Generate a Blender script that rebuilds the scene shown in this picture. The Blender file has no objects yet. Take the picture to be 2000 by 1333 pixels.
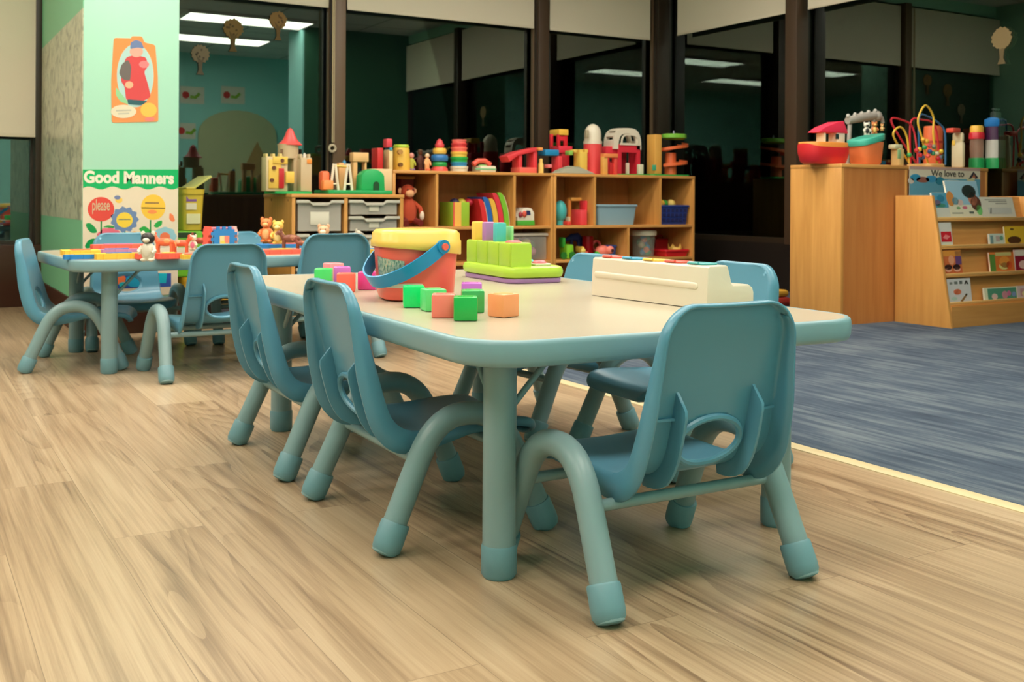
import bpy, bmesh, math, random
from mathutils import Vector, Matrix
random.seed(7)
C = bpy.context.scene.collection
PI = math.pi
R = math.radians

# ------------------------------------------------------------------ measured camera
# the room frame: X runs along the far window wall, Y towards it, Z up; camera above the origin
F, H0, RHO, CAMZ, PHI = 2066.8, 390.65, 0.0058, 0.64, R(30.256)

def ray(u, v):
    du, dv = u - 1000, v - H0
    c, s = math.cos(RHO), math.sin(RHO)
    x, y = (du * c + dv * s) / F, (-du * s + dv * c) / F
    return Vector((x * math.cos(PHI) + math.sin(PHI), -x * math.sin(PHI) + math.cos(PHI), -y))

CAM = Vector((0, 0, CAMZ))
def onz(u, v, z=0.0):
    r = ray(u, v); return CAM + r * ((z - CAMZ) / r.z)
def onx(u, v, x):
    r = ray(u, v); return CAM + r * (x / r.x)
def ony(u, v, y):
    r = ray(u, v); return CAM + r * (y / r.y)
def dist(p):
    return p[0] * math.sin(PHI) + p[1] * math.cos(PHI)

# ------------------------------------------------------------------ materials
def lin(c):
    def f(x):
        x /= 255.0
        return x / 12.92 if x <= 0.04045 else ((x + 0.055) / 1.055) ** 2.4
    return (f(c[0]), f(c[1]), f(c[2]), 1.0)

_mats = {}
def plastic(rgb, rough=0.4, name=None, metal=0.0, spec=0.5):
    key = (tuple(rgb), rough, metal, spec)
    if key in _mats: return _mats[key]
    m = bpy.data.materials.new(name or 'plastic_%d_%d_%d' % tuple(rgb)); m.use_nodes = True
    nt = m.node_tree; b = nt.nodes['Principled BSDF']
    n = nt.nodes.new('ShaderNodeTexNoise'); n.inputs['Scale'].default_value = 9; n.inputs['Detail'].default_value = 3
    tc = nt.nodes.new('ShaderNodeTexCoord'); nt.links.new(tc.outputs['Object'], n.inputs['Vector'])
    mx = nt.nodes.new('ShaderNodeMix'); mx.data_type = 'RGBA'; mx.blend_type = 'MULTIPLY'
    c = lin(rgb); mx.inputs[6].default_value = c
    rp = nt.nodes.new('ShaderNodeValToRGB'); rp.color_ramp.elements[0].color = (.93, .93, .93, 1); rp.color_ramp.elements[1].color = (1, 1, 1, 1)
    nt.links.new(n.outputs['Fac'], rp.inputs['Fac']); nt.links.new(rp.outputs['Color'], mx.inputs[7]); mx.inputs[0].default_value = 1
    nt.links.new(mx.outputs[2], b.inputs['Base Color'])
    b.inputs['Roughness'].default_value = rough; b.inputs['Metallic'].default_value = metal
    b.inputs['Specular IOR Level'].default_value = spec
    _mats[key] = m
    return m

def nodes_mat(name):
    m = bpy.data.materials.new(name); m.use_nodes = True
    nt = m.node_tree
    return m, nt, nt.nodes['Principled BSDF'], nt.nodes.new, nt.links.new

def ramp(nt, stops):
    r = nt.nodes.new('ShaderNodeValToRGB'); e = r.color_ramp.elements
    while len(e) < len(stops): e.new(0.5)
    for k, (p, c) in zip(e, stops): k.position = p; k.color = c if len(c) == 4 else lin(c)
    return r

def maple(name, a, b_, along='Z', rough=0.35):
    m, nt, b, N, L = nodes_mat(name)
    tc = N('ShaderNodeTexCoord'); mp = N('ShaderNodeMapping')
    sc = {'Z': (22, 22, 1.6), 'X': (1.6, 22, 22), 'Y': (22, 1.6, 22)}[along]
    mp.inputs['Scale'].default_value = sc
    L(tc.outputs['Object'], mp.inputs['Vector'])
    n = N('ShaderNodeTexNoise'); n.inputs['Scale'].default_value = 1.4; n.inputs['Detail'].default_value = 5; n.inputs['Distortion'].default_value = .4
    L(mp.outputs[0], n.inputs['Vector'])
    r = ramp(nt, [(.25, a), (.75, b_)]); L(n.outputs['Fac'], r.inputs['Fac'])
    L(r.outputs['Color'], b.inputs['Base Color']); b.inputs['Roughness'].default_value = rough
    return m

def wood_floor():
    m, nt, b, N, L = nodes_mat('vinyl_plank_oak')
    tc = N('ShaderNodeTexCoord'); sp = N('ShaderNodeSeparateXYZ'); L(tc.outputs['Object'], sp.inputs[0])
    cb = N('ShaderNodeCombineXYZ'); L(sp.outputs['Y'], cb.inputs['X']); L(sp.outputs['X'], cb.inputs['Y'])
    br = N('ShaderNodeTexBrick'); L(cb.outputs[0], br.inputs['Vector'])
    br.inputs['Scale'].default_value = 1.0
    br.inputs['Brick Width'].default_value = 1.28; br.inputs['Row Height'].default_value = 0.175
    br.inputs['Mortar Size'].default_value = 0.0008; br.inputs['Mortar Smooth'].default_value = 0.5
    br.inputs['Color1'].default_value = (0, 0, 0, 1); br.inputs['Color2'].default_value = (1, 1, 1, 1); br.inputs['Mortar'].default_value = (.5, .5, .5, 1)
    br.offset = 0.37; br.offset_frequency = 2
    off = N('ShaderNodeVectorMath'); off.operation = 'MULTIPLY'; off.inputs[1].default_value = (7.3, 5.1, 3.7)
    L(br.outputs['Color'], off.inputs[0])
    ad = N('ShaderNodeVectorMath'); L(tc.outputs['Object'], ad.inputs[0]); L(off.outputs[0], ad.inputs[1])
    def noise(sx, sy, detail, dist_=0.0, rough=.5):
        mp = N('ShaderNodeMapping'); mp.inputs['Scale'].default_value = (sx, sy, 1); L(ad.outputs[0], mp.inputs['Vector'])
        n = N('ShaderNodeTexNoise'); n.inputs['Scale'].default_value = 1; n.inputs['Detail'].default_value = detail; n.inputs['Distortion'].default_value = dist_; n.inputs['Roughness'].default_value = rough
        L(mp.outputs[0], n.inputs['Vector']); return n.outputs['Fac']
    def math_(op, a, b_, c=None):
        k = N('ShaderNodeMath'); k.operation = op
        for i, q in enumerate((a, b_, c)):
            if q is None: continue
            if isinstance(q, (int, float)): k.inputs[i].default_value = q
            else: L(q, k.inputs[i])
        return k.outputs[0]
    # cathedral figure: contour lines of a long soft height field, drawn thin
    hgt = noise(5.5, .55, 1.5, .35)
    con = math_('FRACT', math_('MULTIPLY', hgt, 17), 0)
    line = math_('POWER', con, 2.2)
    zone = noise(4.0, .5, 2)
    fib = noise(120, 2.2, 5, 0, .65)
    fib2 = noise(38, 1.1, 3, .2)
    broad = noise(2.6, .45, 2)
    zr = ramp(nt, [(.42, (0, 0, 0, 1)), (.68, (1, 1, 1, 1))]); L(zone, zr.inputs['Fac'])
    v = math_('MULTIPLY', math_('MULTIPLY', line, zr.outputs['Color']), -.17)
    v = math_('ADD', v, math_('MULTIPLY', fib, .52))
    v = math_('ADD', v, math_('MULTIPLY', fib2, .40))
    v = math_('ADD', v, math_('MULTIPLY', broad, .32))
    r = ramp(nt, [(.36, (112, 88, 66)), (.50, (152, 126, 97)), (.62, (177, 151, 119)), (.80, (197, 174, 142))])
    L(v, r.inputs['Fac'])
    hs = N('ShaderNodeMix'); hs.data_type = 'RGBA'; hs.blend_type = 'MULTIPLY'; hs.inputs[0].default_value = 1
    tr = ramp(nt, [(0, (.91, .90, .885, 1)), (1, (1, 1, 1, 1))]); L(br.outputs['Color'], tr.inputs['Fac'])
    L(r.outputs['Color'], hs.inputs[6]); L(tr.outputs['Color'], hs.inputs[7])
    seam = N('ShaderNodeMix'); seam.data_type = 'RGBA'; L(math_('MULTIPLY', br.outputs['Fac'], .7), seam.inputs[0]); L(hs.outputs[2], seam.inputs[6]); seam.inputs[7].default_value = lin((104, 82, 58))
    L(seam.outputs[2], b.inputs['Base Color'])
    b.inputs['Roughness'].default_value = .30
    bp = N('ShaderNodeBump'); bp.inputs['Strength'].default_value = .10; bp.inputs['Distance'].default_value = .002
    L(fib, bp.inputs['Height']); L(bp.outputs[0], b.inputs['Normal'])
    return m

def carpet_mat():
    m, nt, b, N, L = nodes_mat('streaked_blue_carpet')
    tc = N('ShaderNodeTexCoord')
    mp = N('ShaderNodeMapping'); mp.inputs['Scale'].default_value = (34, 2.6, 1); L(tc.outputs['Object'], mp.inputs['Vector'])
    n = N('ShaderNodeTexNoise'); n.inputs['Scale'].default_value = 1; n.inputs['Detail'].default_value = 6; n.inputs['Roughness'].default_value = .65; L(mp.outputs[0], n.inputs['Vector'])
    n2 = N('ShaderNodeTexNoise'); n2.inputs['Scale'].default_value = 3.2; n2.inputs['Detail'].default_value = 2; L(tc.outputs['Object'], n2.inputs['Vector'])
    ad = N('ShaderNodeMath'); ad.operation = 'MULTIPLY_ADD'; ad.inputs[1].default_value = .45; L(n2.outputs['Fac'], ad.inputs[0]); L(n.outputs['Fac'], ad.inputs[2])
    r = ramp(nt, [(.45, (50, 58, 72)), (.70, (76, 87, 101)), (.95, (112, 120, 126))])
    L(ad.outputs[0], r.inputs['Fac']); L(r.outputs['Color'], b.inputs['Base Color'])
    b.inputs['Roughness'].default_value = .95; b.inputs['Specular IOR Level'].default_value = .1
    f = N('ShaderNodeTexNoise'); f.inputs['Scale'].default_value = 420; L(tc.outputs['Object'], f.inputs['Vector'])
    bp = N('ShaderNodeBump'); bp.inputs['Strength'].default_value = .5; bp.inputs['Distance'].default_value = .004
    L(f.outputs['Fac'], bp.inputs['Height']); L(bp.outputs[0], b.inputs['Normal'])
    return m

def marble_mat():
    m, nt, b, N, L = nodes_mat('grey_marble_sheet')
    tc = N('ShaderNodeTexCoord'); mp = N('ShaderNodeMapping'); mp.inputs['Scale'].default_value = (2.2, 2.6, 3.6)
    mp.inputs['Rotation'].default_value = (.6, 0, 0); L(tc.outputs['Object'], mp.inputs['Vector'])
    n = N('ShaderNodeTexNoise'); n.inputs['Scale'].default_value = 3.2; n.inputs['Detail'].default_value = 8; n.inputs['Distortion'].default_value = 1.3; L(mp.outputs[0], n.inputs['Vector'])
    r = ramp(nt, [(.3, (132, 130, 110)), (.48, (186, 186, 158)), (.6, (206, 204, 176)), (.75, (150, 150, 128))])
    L(n.outputs['Fac'], r.inputs['Fac']); L(r.outputs['Color'], b.inputs['Base Color']); b.inputs['Roughness'].default_value = .3
    return m

def wall_mat(name, rgb, rough=.55):
    m, nt, b, N, L = nodes_mat(name)
    tc = N('ShaderNodeTexCoord'); n = N('ShaderNodeTexNoise'); n.inputs['Scale'].default_value = 160; L(tc.outputs['Object'], n.inputs['Vector'])
    bp = N('ShaderNodeBump'); bp.inputs['Strength'].default_value = .08; bp.inputs['Distance'].default_value = .002; L(n.outputs['Fac'], bp.inputs['Height']); L(bp.outputs[0], b.inputs['Normal'])
    b.inputs['Base Color'].default_value = lin(rgb); b.inputs['Roughness'].default_value = rough
    return m

def glass_mat():
    m = bpy.data.materials.new('night_window_glass'); m.use_nodes = True
    nt = m.node_tree; nt.nodes.clear(); N, L = nt.nodes.new, nt.links.new
    o = N('ShaderNodeOutputMaterial'); mx = N('ShaderNodeMixShader'); t = N('ShaderNodeBsdfTransparent'); g = N('ShaderNodeBsdfGlossy')
    t.inputs[0].default_value = (.55, .6, .58, 1); g.inputs[0].default_value = (.86, 1.0, .92, 1); g.inputs['Roughness'].default_value = .012
    fz = N('ShaderNodeFresnel'); fz.inputs['IOR'].default_value = 2.2
    L(fz.outputs[0], mx.inputs[0]); L(t.outputs[0], mx.inputs[1]); L(g.outputs[0], mx.inputs[2]); L(mx.outputs[0], o.inputs[0])
    return m

def clear_plastic(name, tint, fac=.25, rough=.15):
    m = bpy.data.materials.new(name); m.use_nodes = True
    nt = m.node_tree; N, L = nt.nodes.new, nt.links.new
    b = nt.nodes['Principled BSDF']; o = [n for n in nt.nodes if n.type == 'OUTPUT_MATERIAL'][0]
    b.inputs['Base Color'].default_value = lin(tint); b.inputs['Roughness'].default_value = rough
    t = N('ShaderNodeBsdfTransparent'); mx = N('ShaderNodeMixShader'); mx.inputs[0].default_value = fac
    L(t.outputs[0], mx.inputs[1]); L(b.outputs[0], mx.inputs[2]); L(mx.outputs[0], o.inputs[0])
    return m

def emit_mat(name, rgb, s):
    m = bpy.data.materials.new(name); m.use_nodes = True
    nt = m.node_tree; nt.nodes.clear()
    o = nt.nodes.new('ShaderNodeOutputMaterial'); e = nt.nodes.new('ShaderNodeEmission')
    e.inputs[0].default_value = (*rgb, 1); e.inputs[1].default_value = s; nt.links.new(e.outputs[0], o.inputs[0])
    return m

def ceiling_mat():
    m, nt, b, N, L = nodes_mat('ceiling_tiles')
    tc = N('ShaderNodeTexCoord'); br = N('ShaderNodeTexBrick'); L(tc.outputs['Object'], br.inputs['Vector'])
    br.inputs['Scale'].default_value = 1; br.inputs['Brick Width'].default_value = 1.2; br.inputs['Row Height'].default_value = .6; br.offset = 0
    br.inputs['Mortar Size'].default_value = .012
    br.inputs['Color1'].default_value = lin((236, 233, 226)); br.inputs['Color2'].default_value = lin((230, 228, 220)); br.inputs['Mortar'].default_value = lin((170, 168, 160))
    L(br.outputs['Color'], b.inputs['Base Color']); b.inputs['Roughness'].default_value = .9
    return m

# ------------------------------------------------------------------ mesh builder
def bez_round(pts, r, n=5):
    """round every corner of a closed 2-D polygon"""
    out = []
    k = len(pts)
    for i in range(k):
        p0, p1, p2 = Vector(pts[i - 1]), Vector(pts[i]), Vector(pts[(i + 1) % k])
        a, b = (p0 - p1), (p2 - p1)
        rr = min(r, a.length * .48, b.length * .48)
        a = p1 + a.normalized() * rr; b = p1 + b.normalized() * rr
        for j in range(n + 1):
            t = j / n
            out.append(tuple(a * (1 - t) ** 2 + p1 * 2 * t * (1 - t) + b * t * t))
    return out

def rrect(w, d, r, n=6):
    out = []
    for cx, cy, a0 in ((w / 2 - r, d / 2 - r, 0), (-w / 2 + r, d / 2 - r, 90), (-w / 2 + r, -d / 2 + r, 180), (w / 2 - r, -d / 2 + r, 270)):
        for j in range(n + 1):
            a = R(a0 + 90 * j / n); out.append((cx + r * math.cos(a), cy + r * math.sin(a)))
    return out

class MB:
    def __init__(s): s.v = []; s.f = []; s.m = []; s.mats = []
    def mi(s, mat):
        if mat not in s.mats: s.mats.append(mat)
        return s.mats.index(mat)
    def add(s, vs, fs, mat, M=None):
        o = len(s.v); k = s.mi(mat)
        s.v += [tuple(M @ Vector(p)) if M else tuple(p) for p in vs]
        s.f += [tuple(i + o for i in f) for f in fs]; s.m += [k] * len(fs)
        return s
    def bm(s, bm, mat, M=None):
        bm.verts.index_update()
        vs = [tuple(v.co) for v in bm.verts]; fs = [tuple(v.index for v in f.verts) for f in bm.faces]
        bm.free(); return s.add(vs, fs, mat, M)
    def box(s, c, size, mat, bev=0.0, M=None, seg=2):
        b = bmesh.new(); bmesh.ops.create_cube(b, size=1)
        for v in b.verts: v.co = Vector((v.co.x * size[0] + c[0], v.co.y * size[1] + c[1], v.co.z * size[2] + c[2]))
        if bev > 0:
            bev = min(bev, min(size) * .49)
            bmesh.ops.bevel(b, geom=list(b.edges), offset=bev, segments=seg, affect='EDGES', profile=.5)
        return s.bm(b, mat, M)
    def bx(s, x0, x1, y0, y1, z0, z1, mat, bev=0.0, M=None):
        return s.box(((x0 + x1) / 2, (y0 + y1) / 2, (z0 + z1) / 2), (abs(x1 - x0), abs(y1 - y0), abs(z1 - z0)), mat, bev, M)
    def lathe(s, prof, mat, c=(0, 0, 0), n=28, M=None, sx=1, sy=1):
        vs, fs = [], []
        for r, z in prof:
            for i in range(n):
                a = 2 * PI * i / n; vs.append((c[0] + r * math.cos(a) * sx, c[1] + r * math.sin(a) * sy, c[2] + z))
        for j in range(len(prof) - 1):
            for i in range(n):
                i2 = (i + 1) % n
                fs.append((j * n + i, j * n + i2, (j + 1) * n + i2, (j + 1) * n + i))
        if prof[0][0] > 1e-6: fs.append(tuple(range(n))[::-1])
        if prof[-1][0] > 1e-6: fs.append(tuple((len(prof) - 1) * n + i for i in range(n)))
        return s.add(vs, fs, mat, M)
    def cyl(s, p0, p1, r, mat, n=16, r2=None, M=None):
        return s.tube([p0, p1], r, mat, n, radii=[r, r if r2 is None else r2], M=M)
    def tube(s, pts, r, mat, n=12, closed=False, radii=None, M=None, flat=None):
        pts = [Vector(p) for p in pts]; k = len(pts)
        vs, fs = [], []
        tang = []
        for i in range(k):
            if closed: t = pts[(i + 1) % k] - pts[i - 1]
            else: t = pts[min(i + 1, k - 1)] - pts[max(i - 1, 0)]
            tang.append(t.normalized())
        up = Vector((0, 0, 1)) if abs(tang[0].z) < .9 else Vector((1, 0, 0))
        nrm = (up - tang[0] * up.dot(tang[0])).normalized()
        for i in range(k):
            nrm = (nrm - tang[i] * nrm.dot(tang[i])).normalized()
            bn = tang[i].cross(nrm)
            ri = radii[i] if radii else r
            for j in range(n):
                a = 2 * PI * j / n
                ca, sa = math.cos(a), math.sin(a)
                if flat: ca *= flat[0]; sa *= flat[1]
                vs.append(pts[i] + (nrm * ca + bn * sa) * ri)
        m = k if closed else k - 1
        for i in range(m):
            i2 = (i + 1) % k
            for j in range(n):
                j2 = (j + 1) % n
                fs.append((i * n + j, i * n + j2, i2 * n + j2, i2 * n + j))
        if not closed:
            fs.append(tuple(range(n))[::-1]); fs.append(tuple((k - 1) * n + j for j in range(n)))
        return s.add(vs, fs, mat, M)
    def ell(s, c, r, mat, M=None, nu=18, nv=12):
        if not hasattr(r, '__len__'): r = (r, r, r)
        b = bmesh.new(); bmesh.ops.create_uvsphere(b, u_segments=nu, v_segments=nv, radius=1)
        for v in b.verts: v.co = Vector((v.co.x * r[0] + c[0], v.co.y * r[1] + c[1], v.co.z * r[2] + c[2]))
        return s.bm(b, mat, M)
    def prism(s, poly, t0, t1, mat, axis='Z', M=None, bev=0.0):
        """extrude a 2-D polygon along an axis: Z -> (x,y), X -> (y,z), Y -> (x,z)"""
        def P(a, b, t):
            return {'Z': (a, b, t), 'X': (t, a, b), 'Y': (a, t, b)}[axis]
        b = bmesh.new()
        lo = [b.verts.new(P(a, c, t0)) for a, c in poly]; hi = [b.verts.new(P(a, c, t1)) for a, c in poly]
        k = len(poly)
        f0 = b.faces.new(lo[::-1]); f1 = b.faces.new(hi)
        for i in range(k): b.faces.new((lo[i], lo[(i + 1) % k], hi[(i + 1) % k], hi[i]))
        bmesh.ops.recalc_face_normals(b, faces=b.faces)
        if bev > 0:
            es = list(f0.edges) + list(f1.edges)
            bmesh.ops.bevel(b, geom=es, offset=bev, segments=2, affect='EDGES', profile=.5)
        return s.bm(b, mat, M)
    def torus(s, c, Rr, r, mat, n=28, k=10, M=None, sx=1, sy=1):
        vs, fs = [], []
        for i in range(n):
            a = 2 * PI * i / n
            for j in range(k):
                t = 2 * PI * j / k
                q = Rr + r * math.cos(t)
                vs.append((c[0] + q * math.cos(a) * sx, c[1] + q * math.sin(a) * sy, c[2] + r * math.sin(t)))
        for i in range(n):
            for j in range(k):
                fs.append((i * k + j, ((i + 1) % n) * k + j, ((i + 1) % n) * k + (j + 1) % k, i * k + (j + 1) % k))
        return s.add(vs, fs, mat, M)
    def bounds(s):
        xs, ys, zs = zip(*s.v); return (min(xs), min(ys), min(zs)), (max(xs), max(ys), max(zs))

def link(name, mb, parent=None, origin=(0, 0, 0), smooth=40):
    me = bpy.data.meshes.new(name)
    o0 = Vector(origin)
    me.from_pydata([tuple(Vector(p) - o0) for p in mb.v], [], mb.f)
    for m in mb.mats: me.materials.append(m)
    me.polygons.foreach_set('material_index', mb.m)
    b = bmesh.new(); b.from_mesh(me); bmesh.ops.recalc_face_normals(b, faces=b.faces); b.to_mesh(me); b.free()
    me.polygons.foreach_set('use_smooth', [True] * len(me.polygons)); me.set_sharp_from_angle(angle=R(smooth))
    me.update()
    o = bpy.data.objects.new(name, me); C.objects.link(o)
    if parent is not None: o.parent = parent
    else: o.location = o0
    return o

def tag(o, label, cat, group=None):
    o['label'] = label; o['category'] = cat
    if group: o['group'] = group
    return o

def structure(name, mb, parent=None):
    o = link(name, mb, parent)
    if parent is None: o['kind'] = 'structure'
    return o

def empty(name, loc=(0, 0, 0), rz=0):
    o = bpy.data.objects.new(name, None); C.objects.link(o); o.location = loc; o.rotation_euler = (0, 0, rz); o.empty_display_size = .05
    return o

def one(name, mb, label, cat, group=None):
    """a thing that is one mesh, modelled in place; origin under its centre"""
    lo, hi = mb.bounds()
    return tag(link(name, mb, None, ((lo[0] + hi[0]) / 2, (lo[1] + hi[1]) / 2, lo[2])), label, cat, group)

class Thing:
    """a thing with parts modelled in place (world coordinates)"""
    def __init__(s, name, label, cat, group=None): s.a = (name, label, cat, group); s.parts = []
    def part(s, name, mb, under=None, label=None):
        s.parts.append([name, mb, under, label]); return len(s.parts) - 1
    def fit(s, lo=None, hi=None):
        """slide (and if need be squeeze) the thing along x so that it stands between lo and hi"""
        xs = [v[0] for p in s.parts for v in p[1].v]; a, b = min(xs), max(xs)
        k = 1.0
        if lo is not None and hi is not None and b - a > hi - lo: k = (hi - lo) / (b - a)
        d = 0.0; w = (b - a) * k
        na = a
        if hi is not None and na + w > hi: na = hi - w
        if lo is not None and na < lo: na = lo
        for p in s.parts: p[1].v = [(na + (v[0] - a) * k, v[1], v[2]) for v in p[1].v]
        return s
    def done(s):
        los, his = zip(*[p[1].bounds() for p in s.parts])
        lo = [min(l[i] for l in los) for i in range(3)]; hi = [max(h[i] for h in his) for i in range(3)]
        org = ((lo[0] + hi[0]) / 2, (lo[1] + hi[1]) / 2, lo[2])
        r = empty(s.a[0], org); tag(r, *s.a[1:])
        objs = []
        for name, mb, under, label in s.parts:
            o = link(name, mb, objs[under] if under is not None else r, org); objs.append(o)
            if label: o['label'] = label
        s.root = r; s.objs = objs
        return r

def copy_tree(o, parent=None):
    c = o.copy(); C.objects.link(c)
    if parent is not None: c.parent = parent
    for ch in list(o.children): copy_tree(ch, c)
    return c

def text_mb(txt, size, mat, M, bold=.0, depth=.0006, align='CENTER', fit=None):
    cu = bpy.data.curves.new('lettering', 'FONT'); cu.body = txt; cu.size = size; cu.align_x = align; cu.offset = bold; cu.extrude = depth; cu.resolution_u = 4
    o = bpy.data.objects.new('lettering_tmp', cu); C.objects.link(o)
    dg = bpy.context.evaluated_depsgraph_get(); dg.update()
    me = bpy.data.meshes.new_from_object(o.evaluated_get(dg))
    mb = MB()
    vs = [tuple(v.co) for v in me.vertices]
    if fit:
        xs = [v[0] for v in vs]; k = fit / (max(xs) - min(xs)); vs = [(x * k, y, z) for x, y, z in vs]
    mb.add(vs, [tuple(p.vertices) for p in me.polygons], mat, M)
    bpy.data.objects.remove(o); bpy.data.curves.remove(cu); bpy.data.meshes.remove(me)
    return mb
# ------------------------------------------------------------------ palette
M_FLOOR = wood_floor(); M_CARPET = carpet_mat()
M_TEAL = wall_mat('turquoise_paint', (164, 232, 226)); M_MINT = wall_mat('mint_paint', (168, 218, 192), .4)
M_MINT_SHADED = wall_mat('shaded_mint_paint', (126, 196, 152), .45)  # mint of the column's left side, its shade put into the colour
M_DEEP = wall_mat('deep_green_wall', (58, 112, 84), .6)  # darker green for the window side of the inner wall
M_PARA = wall_mat('dark_parapet', (30, 22, 17), .5)
M_TAUPE = wall_mat('taupe_metal_frame', (112, 88, 64), .45); M_BROWN = wall_mat('brown_metal_frame', (74, 54, 38), .45); M_DKFRAME = wall_mat('dark_bronze_frame', (52, 40, 28), .4)
M_BASE = wall_mat('brown_vinyl_base', (66, 34, 20), .4); M_SHADE = wall_mat('cream_blind_fabric', (226, 214, 190), .85)
M_TAN = wall_mat('tan_trim_strip', (214, 194, 150), .4)
M_MARBLE = marble_mat(); M_GLASS = glass_mat(); M_CEIL = ceiling_mat()
M_MAPLE = maple('maple_panel', (206, 142, 70), (226, 164, 90)); M_MAPLEX = maple('maple_board', (206, 142, 72), (226, 164, 92), 'X')
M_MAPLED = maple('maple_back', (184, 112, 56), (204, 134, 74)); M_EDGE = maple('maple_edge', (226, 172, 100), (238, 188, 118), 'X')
WHITE = (236, 226, 204); RED = (222, 52, 44); CORAL = (244, 96, 76); YEL = (242, 196, 66); BLUE = (34, 130, 190); GRN = (40, 168, 84); LIME = (150, 200, 40)
ORG = (240, 132, 52); PNK = (236, 120, 140); NAVY = (38, 58, 130); BLK = (30, 26, 24); BRN = (110, 62, 34); CREAM = (232, 216, 170); BEIGE = (222, 188, 130); TURQ = (84, 190, 184); PURP = (160, 110, 176)

XL, XR, YB, YG, ZC = -4.5, 5.5, -1.05, 6.95, 2.66       # left wall, right glass, back wall, far glass, ceiling
XCAR = 2.055
mb = MB(); mb.bx(XL, XCAR - .045, YB, YG, -.06, 0, M_FLOOR); structure('floor', mb)
mb = MB(); mb.bx(XCAR, XR, YB, YG, -.06, 0.001, M_CARPET); structure('floor_carpet', mb)
mb = MB(); mb.bx(XCAR - .045, XCAR, YB, YG, -.06, 0.0025, M_TAN, .001); structure('trim_1', mb)
mb = MB(); mb.bx(XL, XR + .1, YB, YG + .1, ZC, ZC + .08, M_CEIL); structure('ceiling', mb)
# walls of the part of the room behind the camera (seen mirrored in the windows)
mb = MB(); mb.bx(XL - .1, XL, YB, YG + .1, 0, ZC, M_TEAL); structure('wall_left', mb)
mb = MB(); mb.bx(XL - .1, XR + .1, YB - .1, YB, 0, ZC, M_TEAL); structure('wall_back', mb)
mb = MB(); mb.bx(4.12, XR + .1, 1.45, 1.95, 0, ZC, M_TEAL); mb.bx(4.14, XR, 1.95, 1.955, 0, ZC, M_DEEP); structure('wall_inner', mb)
mb = MB(); mb.bx(XR, XR + .1, YB, 1.45, 0, ZC, M_TEAL); structure('wall_right', mb)
# low parapet and header of both window walls
mb = MB(); mb.bx(XL, XR + .1, YG - .03, YG + .1, 0, .34, M_PARA); mb.bx(XL, XR + .1, YG - .02, YG + .1, 2.55, ZC, M_MINT); structure('wall_far', mb)
mb = MB(); mb.bx(XR - .03, XR + .1, 1.955, YG, 0, .34, M_PARA); mb.bx(XR - .02, XR + .1, 1.955, YG, 2.55, ZC, M_MINT); structure('wall_right_parapet', mb)
# parapet box under the left window, nearer than the glass
mb = MB(); mb.bx(XL, .746, 6.76, YG - .03, 0, .36, M_BASE, .004); structure('wall_far_sill', mb)

# windows: each a pane with its own frame, divided by the posts measured in the photograph
def win_far(n, x0, x1):
    g = MB(); g.bx(x0, x1, YG, YG + .012, .34, 2.55, M_GLASS); g = structure('window_%d' % n, g)
    f = MB(); f.bx(x0, x0 + .03, YG - .03, YG + .04, .34, 2.55, M_DKFRAME); f.bx(x1 - .03, x1, YG - .03, YG + .04, .34, 2.55, M_DKFRAME); f.bx(x0 + .03, x1 - .03, YG - .03, YG + .04, .34, .38, M_DKFRAME)
    link('window_frame', f, g, ((x0 + x1) / 2 * 0, 0, 0)); g.location = g.location
def win_right(n, y0, y1):
    g = MB(); g.bx(XR, XR + .012, y0, y1, .34, 2.55, M_GLASS); g = structure('window_%d' % n, g)
    f = MB(); f.bx(XR - .03, XR + .04, y0, y0 + .03, .34, 2.55, M_DKFRAME); f.bx(XR - .03, XR + .04, y1 - .03, y1, .34, 2.55, M_DKFRAME); f.bx(XR - .03, XR + .04, y0 + .03, y1 - .03, .34, .38, M_DKFRAME)
    link('window_frame', f, g)
YM = 6.84                                                   # room face of the posts
px = lambda u: ony(u, 200, YM).x
x1a, x1b = px(651), px(675); x2a, x2b = px(1052), px(1072)
COLX0, COLX1, COLY = .748, ony(349, 300, 5.21).x, 5.21
win_far(1, XL, COLX0 - .02); win_far(2, COLX1 - .1, x1b - .02); win_far(3, x1b - .02, x2b - .02); win_far(4, x2b - .02, XR - .06)
yb1 = onx(1549, 200, XR - .06).y
win_right(5, yb1 - .06, YG - .06); win_right(6, 3.42, yb1 - .06); win_right(7, 1.96, 3.42)
def post(n, x0, x1, y0, y1, groove=True, mat=M_TAUPE):
    m = MB(); m.bx(x0, x1, y0, y1, 0.34, 2.55, mat, .003)
    if groove: m.bx(x0 - .012, x0, y0 + .025, y1, .34, 2.55, M_DKFRAME); m.bx(x0 - .022, x0 - .012, y0 + .05, y1, .34, 2.55, M_TAUPE)
    structure('trim_%d' % n, m)
post(2, x1a, x1b, YM, YG - .03); post(3, x2a, x2b, YM, YG - .03, mat=M_BROWN)
post(4, XR - .14, XR - .03, YM, YG - .03, mat=M_DKFRAME)
post(5, XR - .14, XR - .03, yb1 - .11, yb1, False, M_BROWN); post(6, XR - .12, XR - .03, 3.37, 3.47, False, M_DKFRAME)
post(8, COLX0 - .035, COLX0 - .002, 6.78, YG - .03, False, M_DKFRAME)

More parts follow.
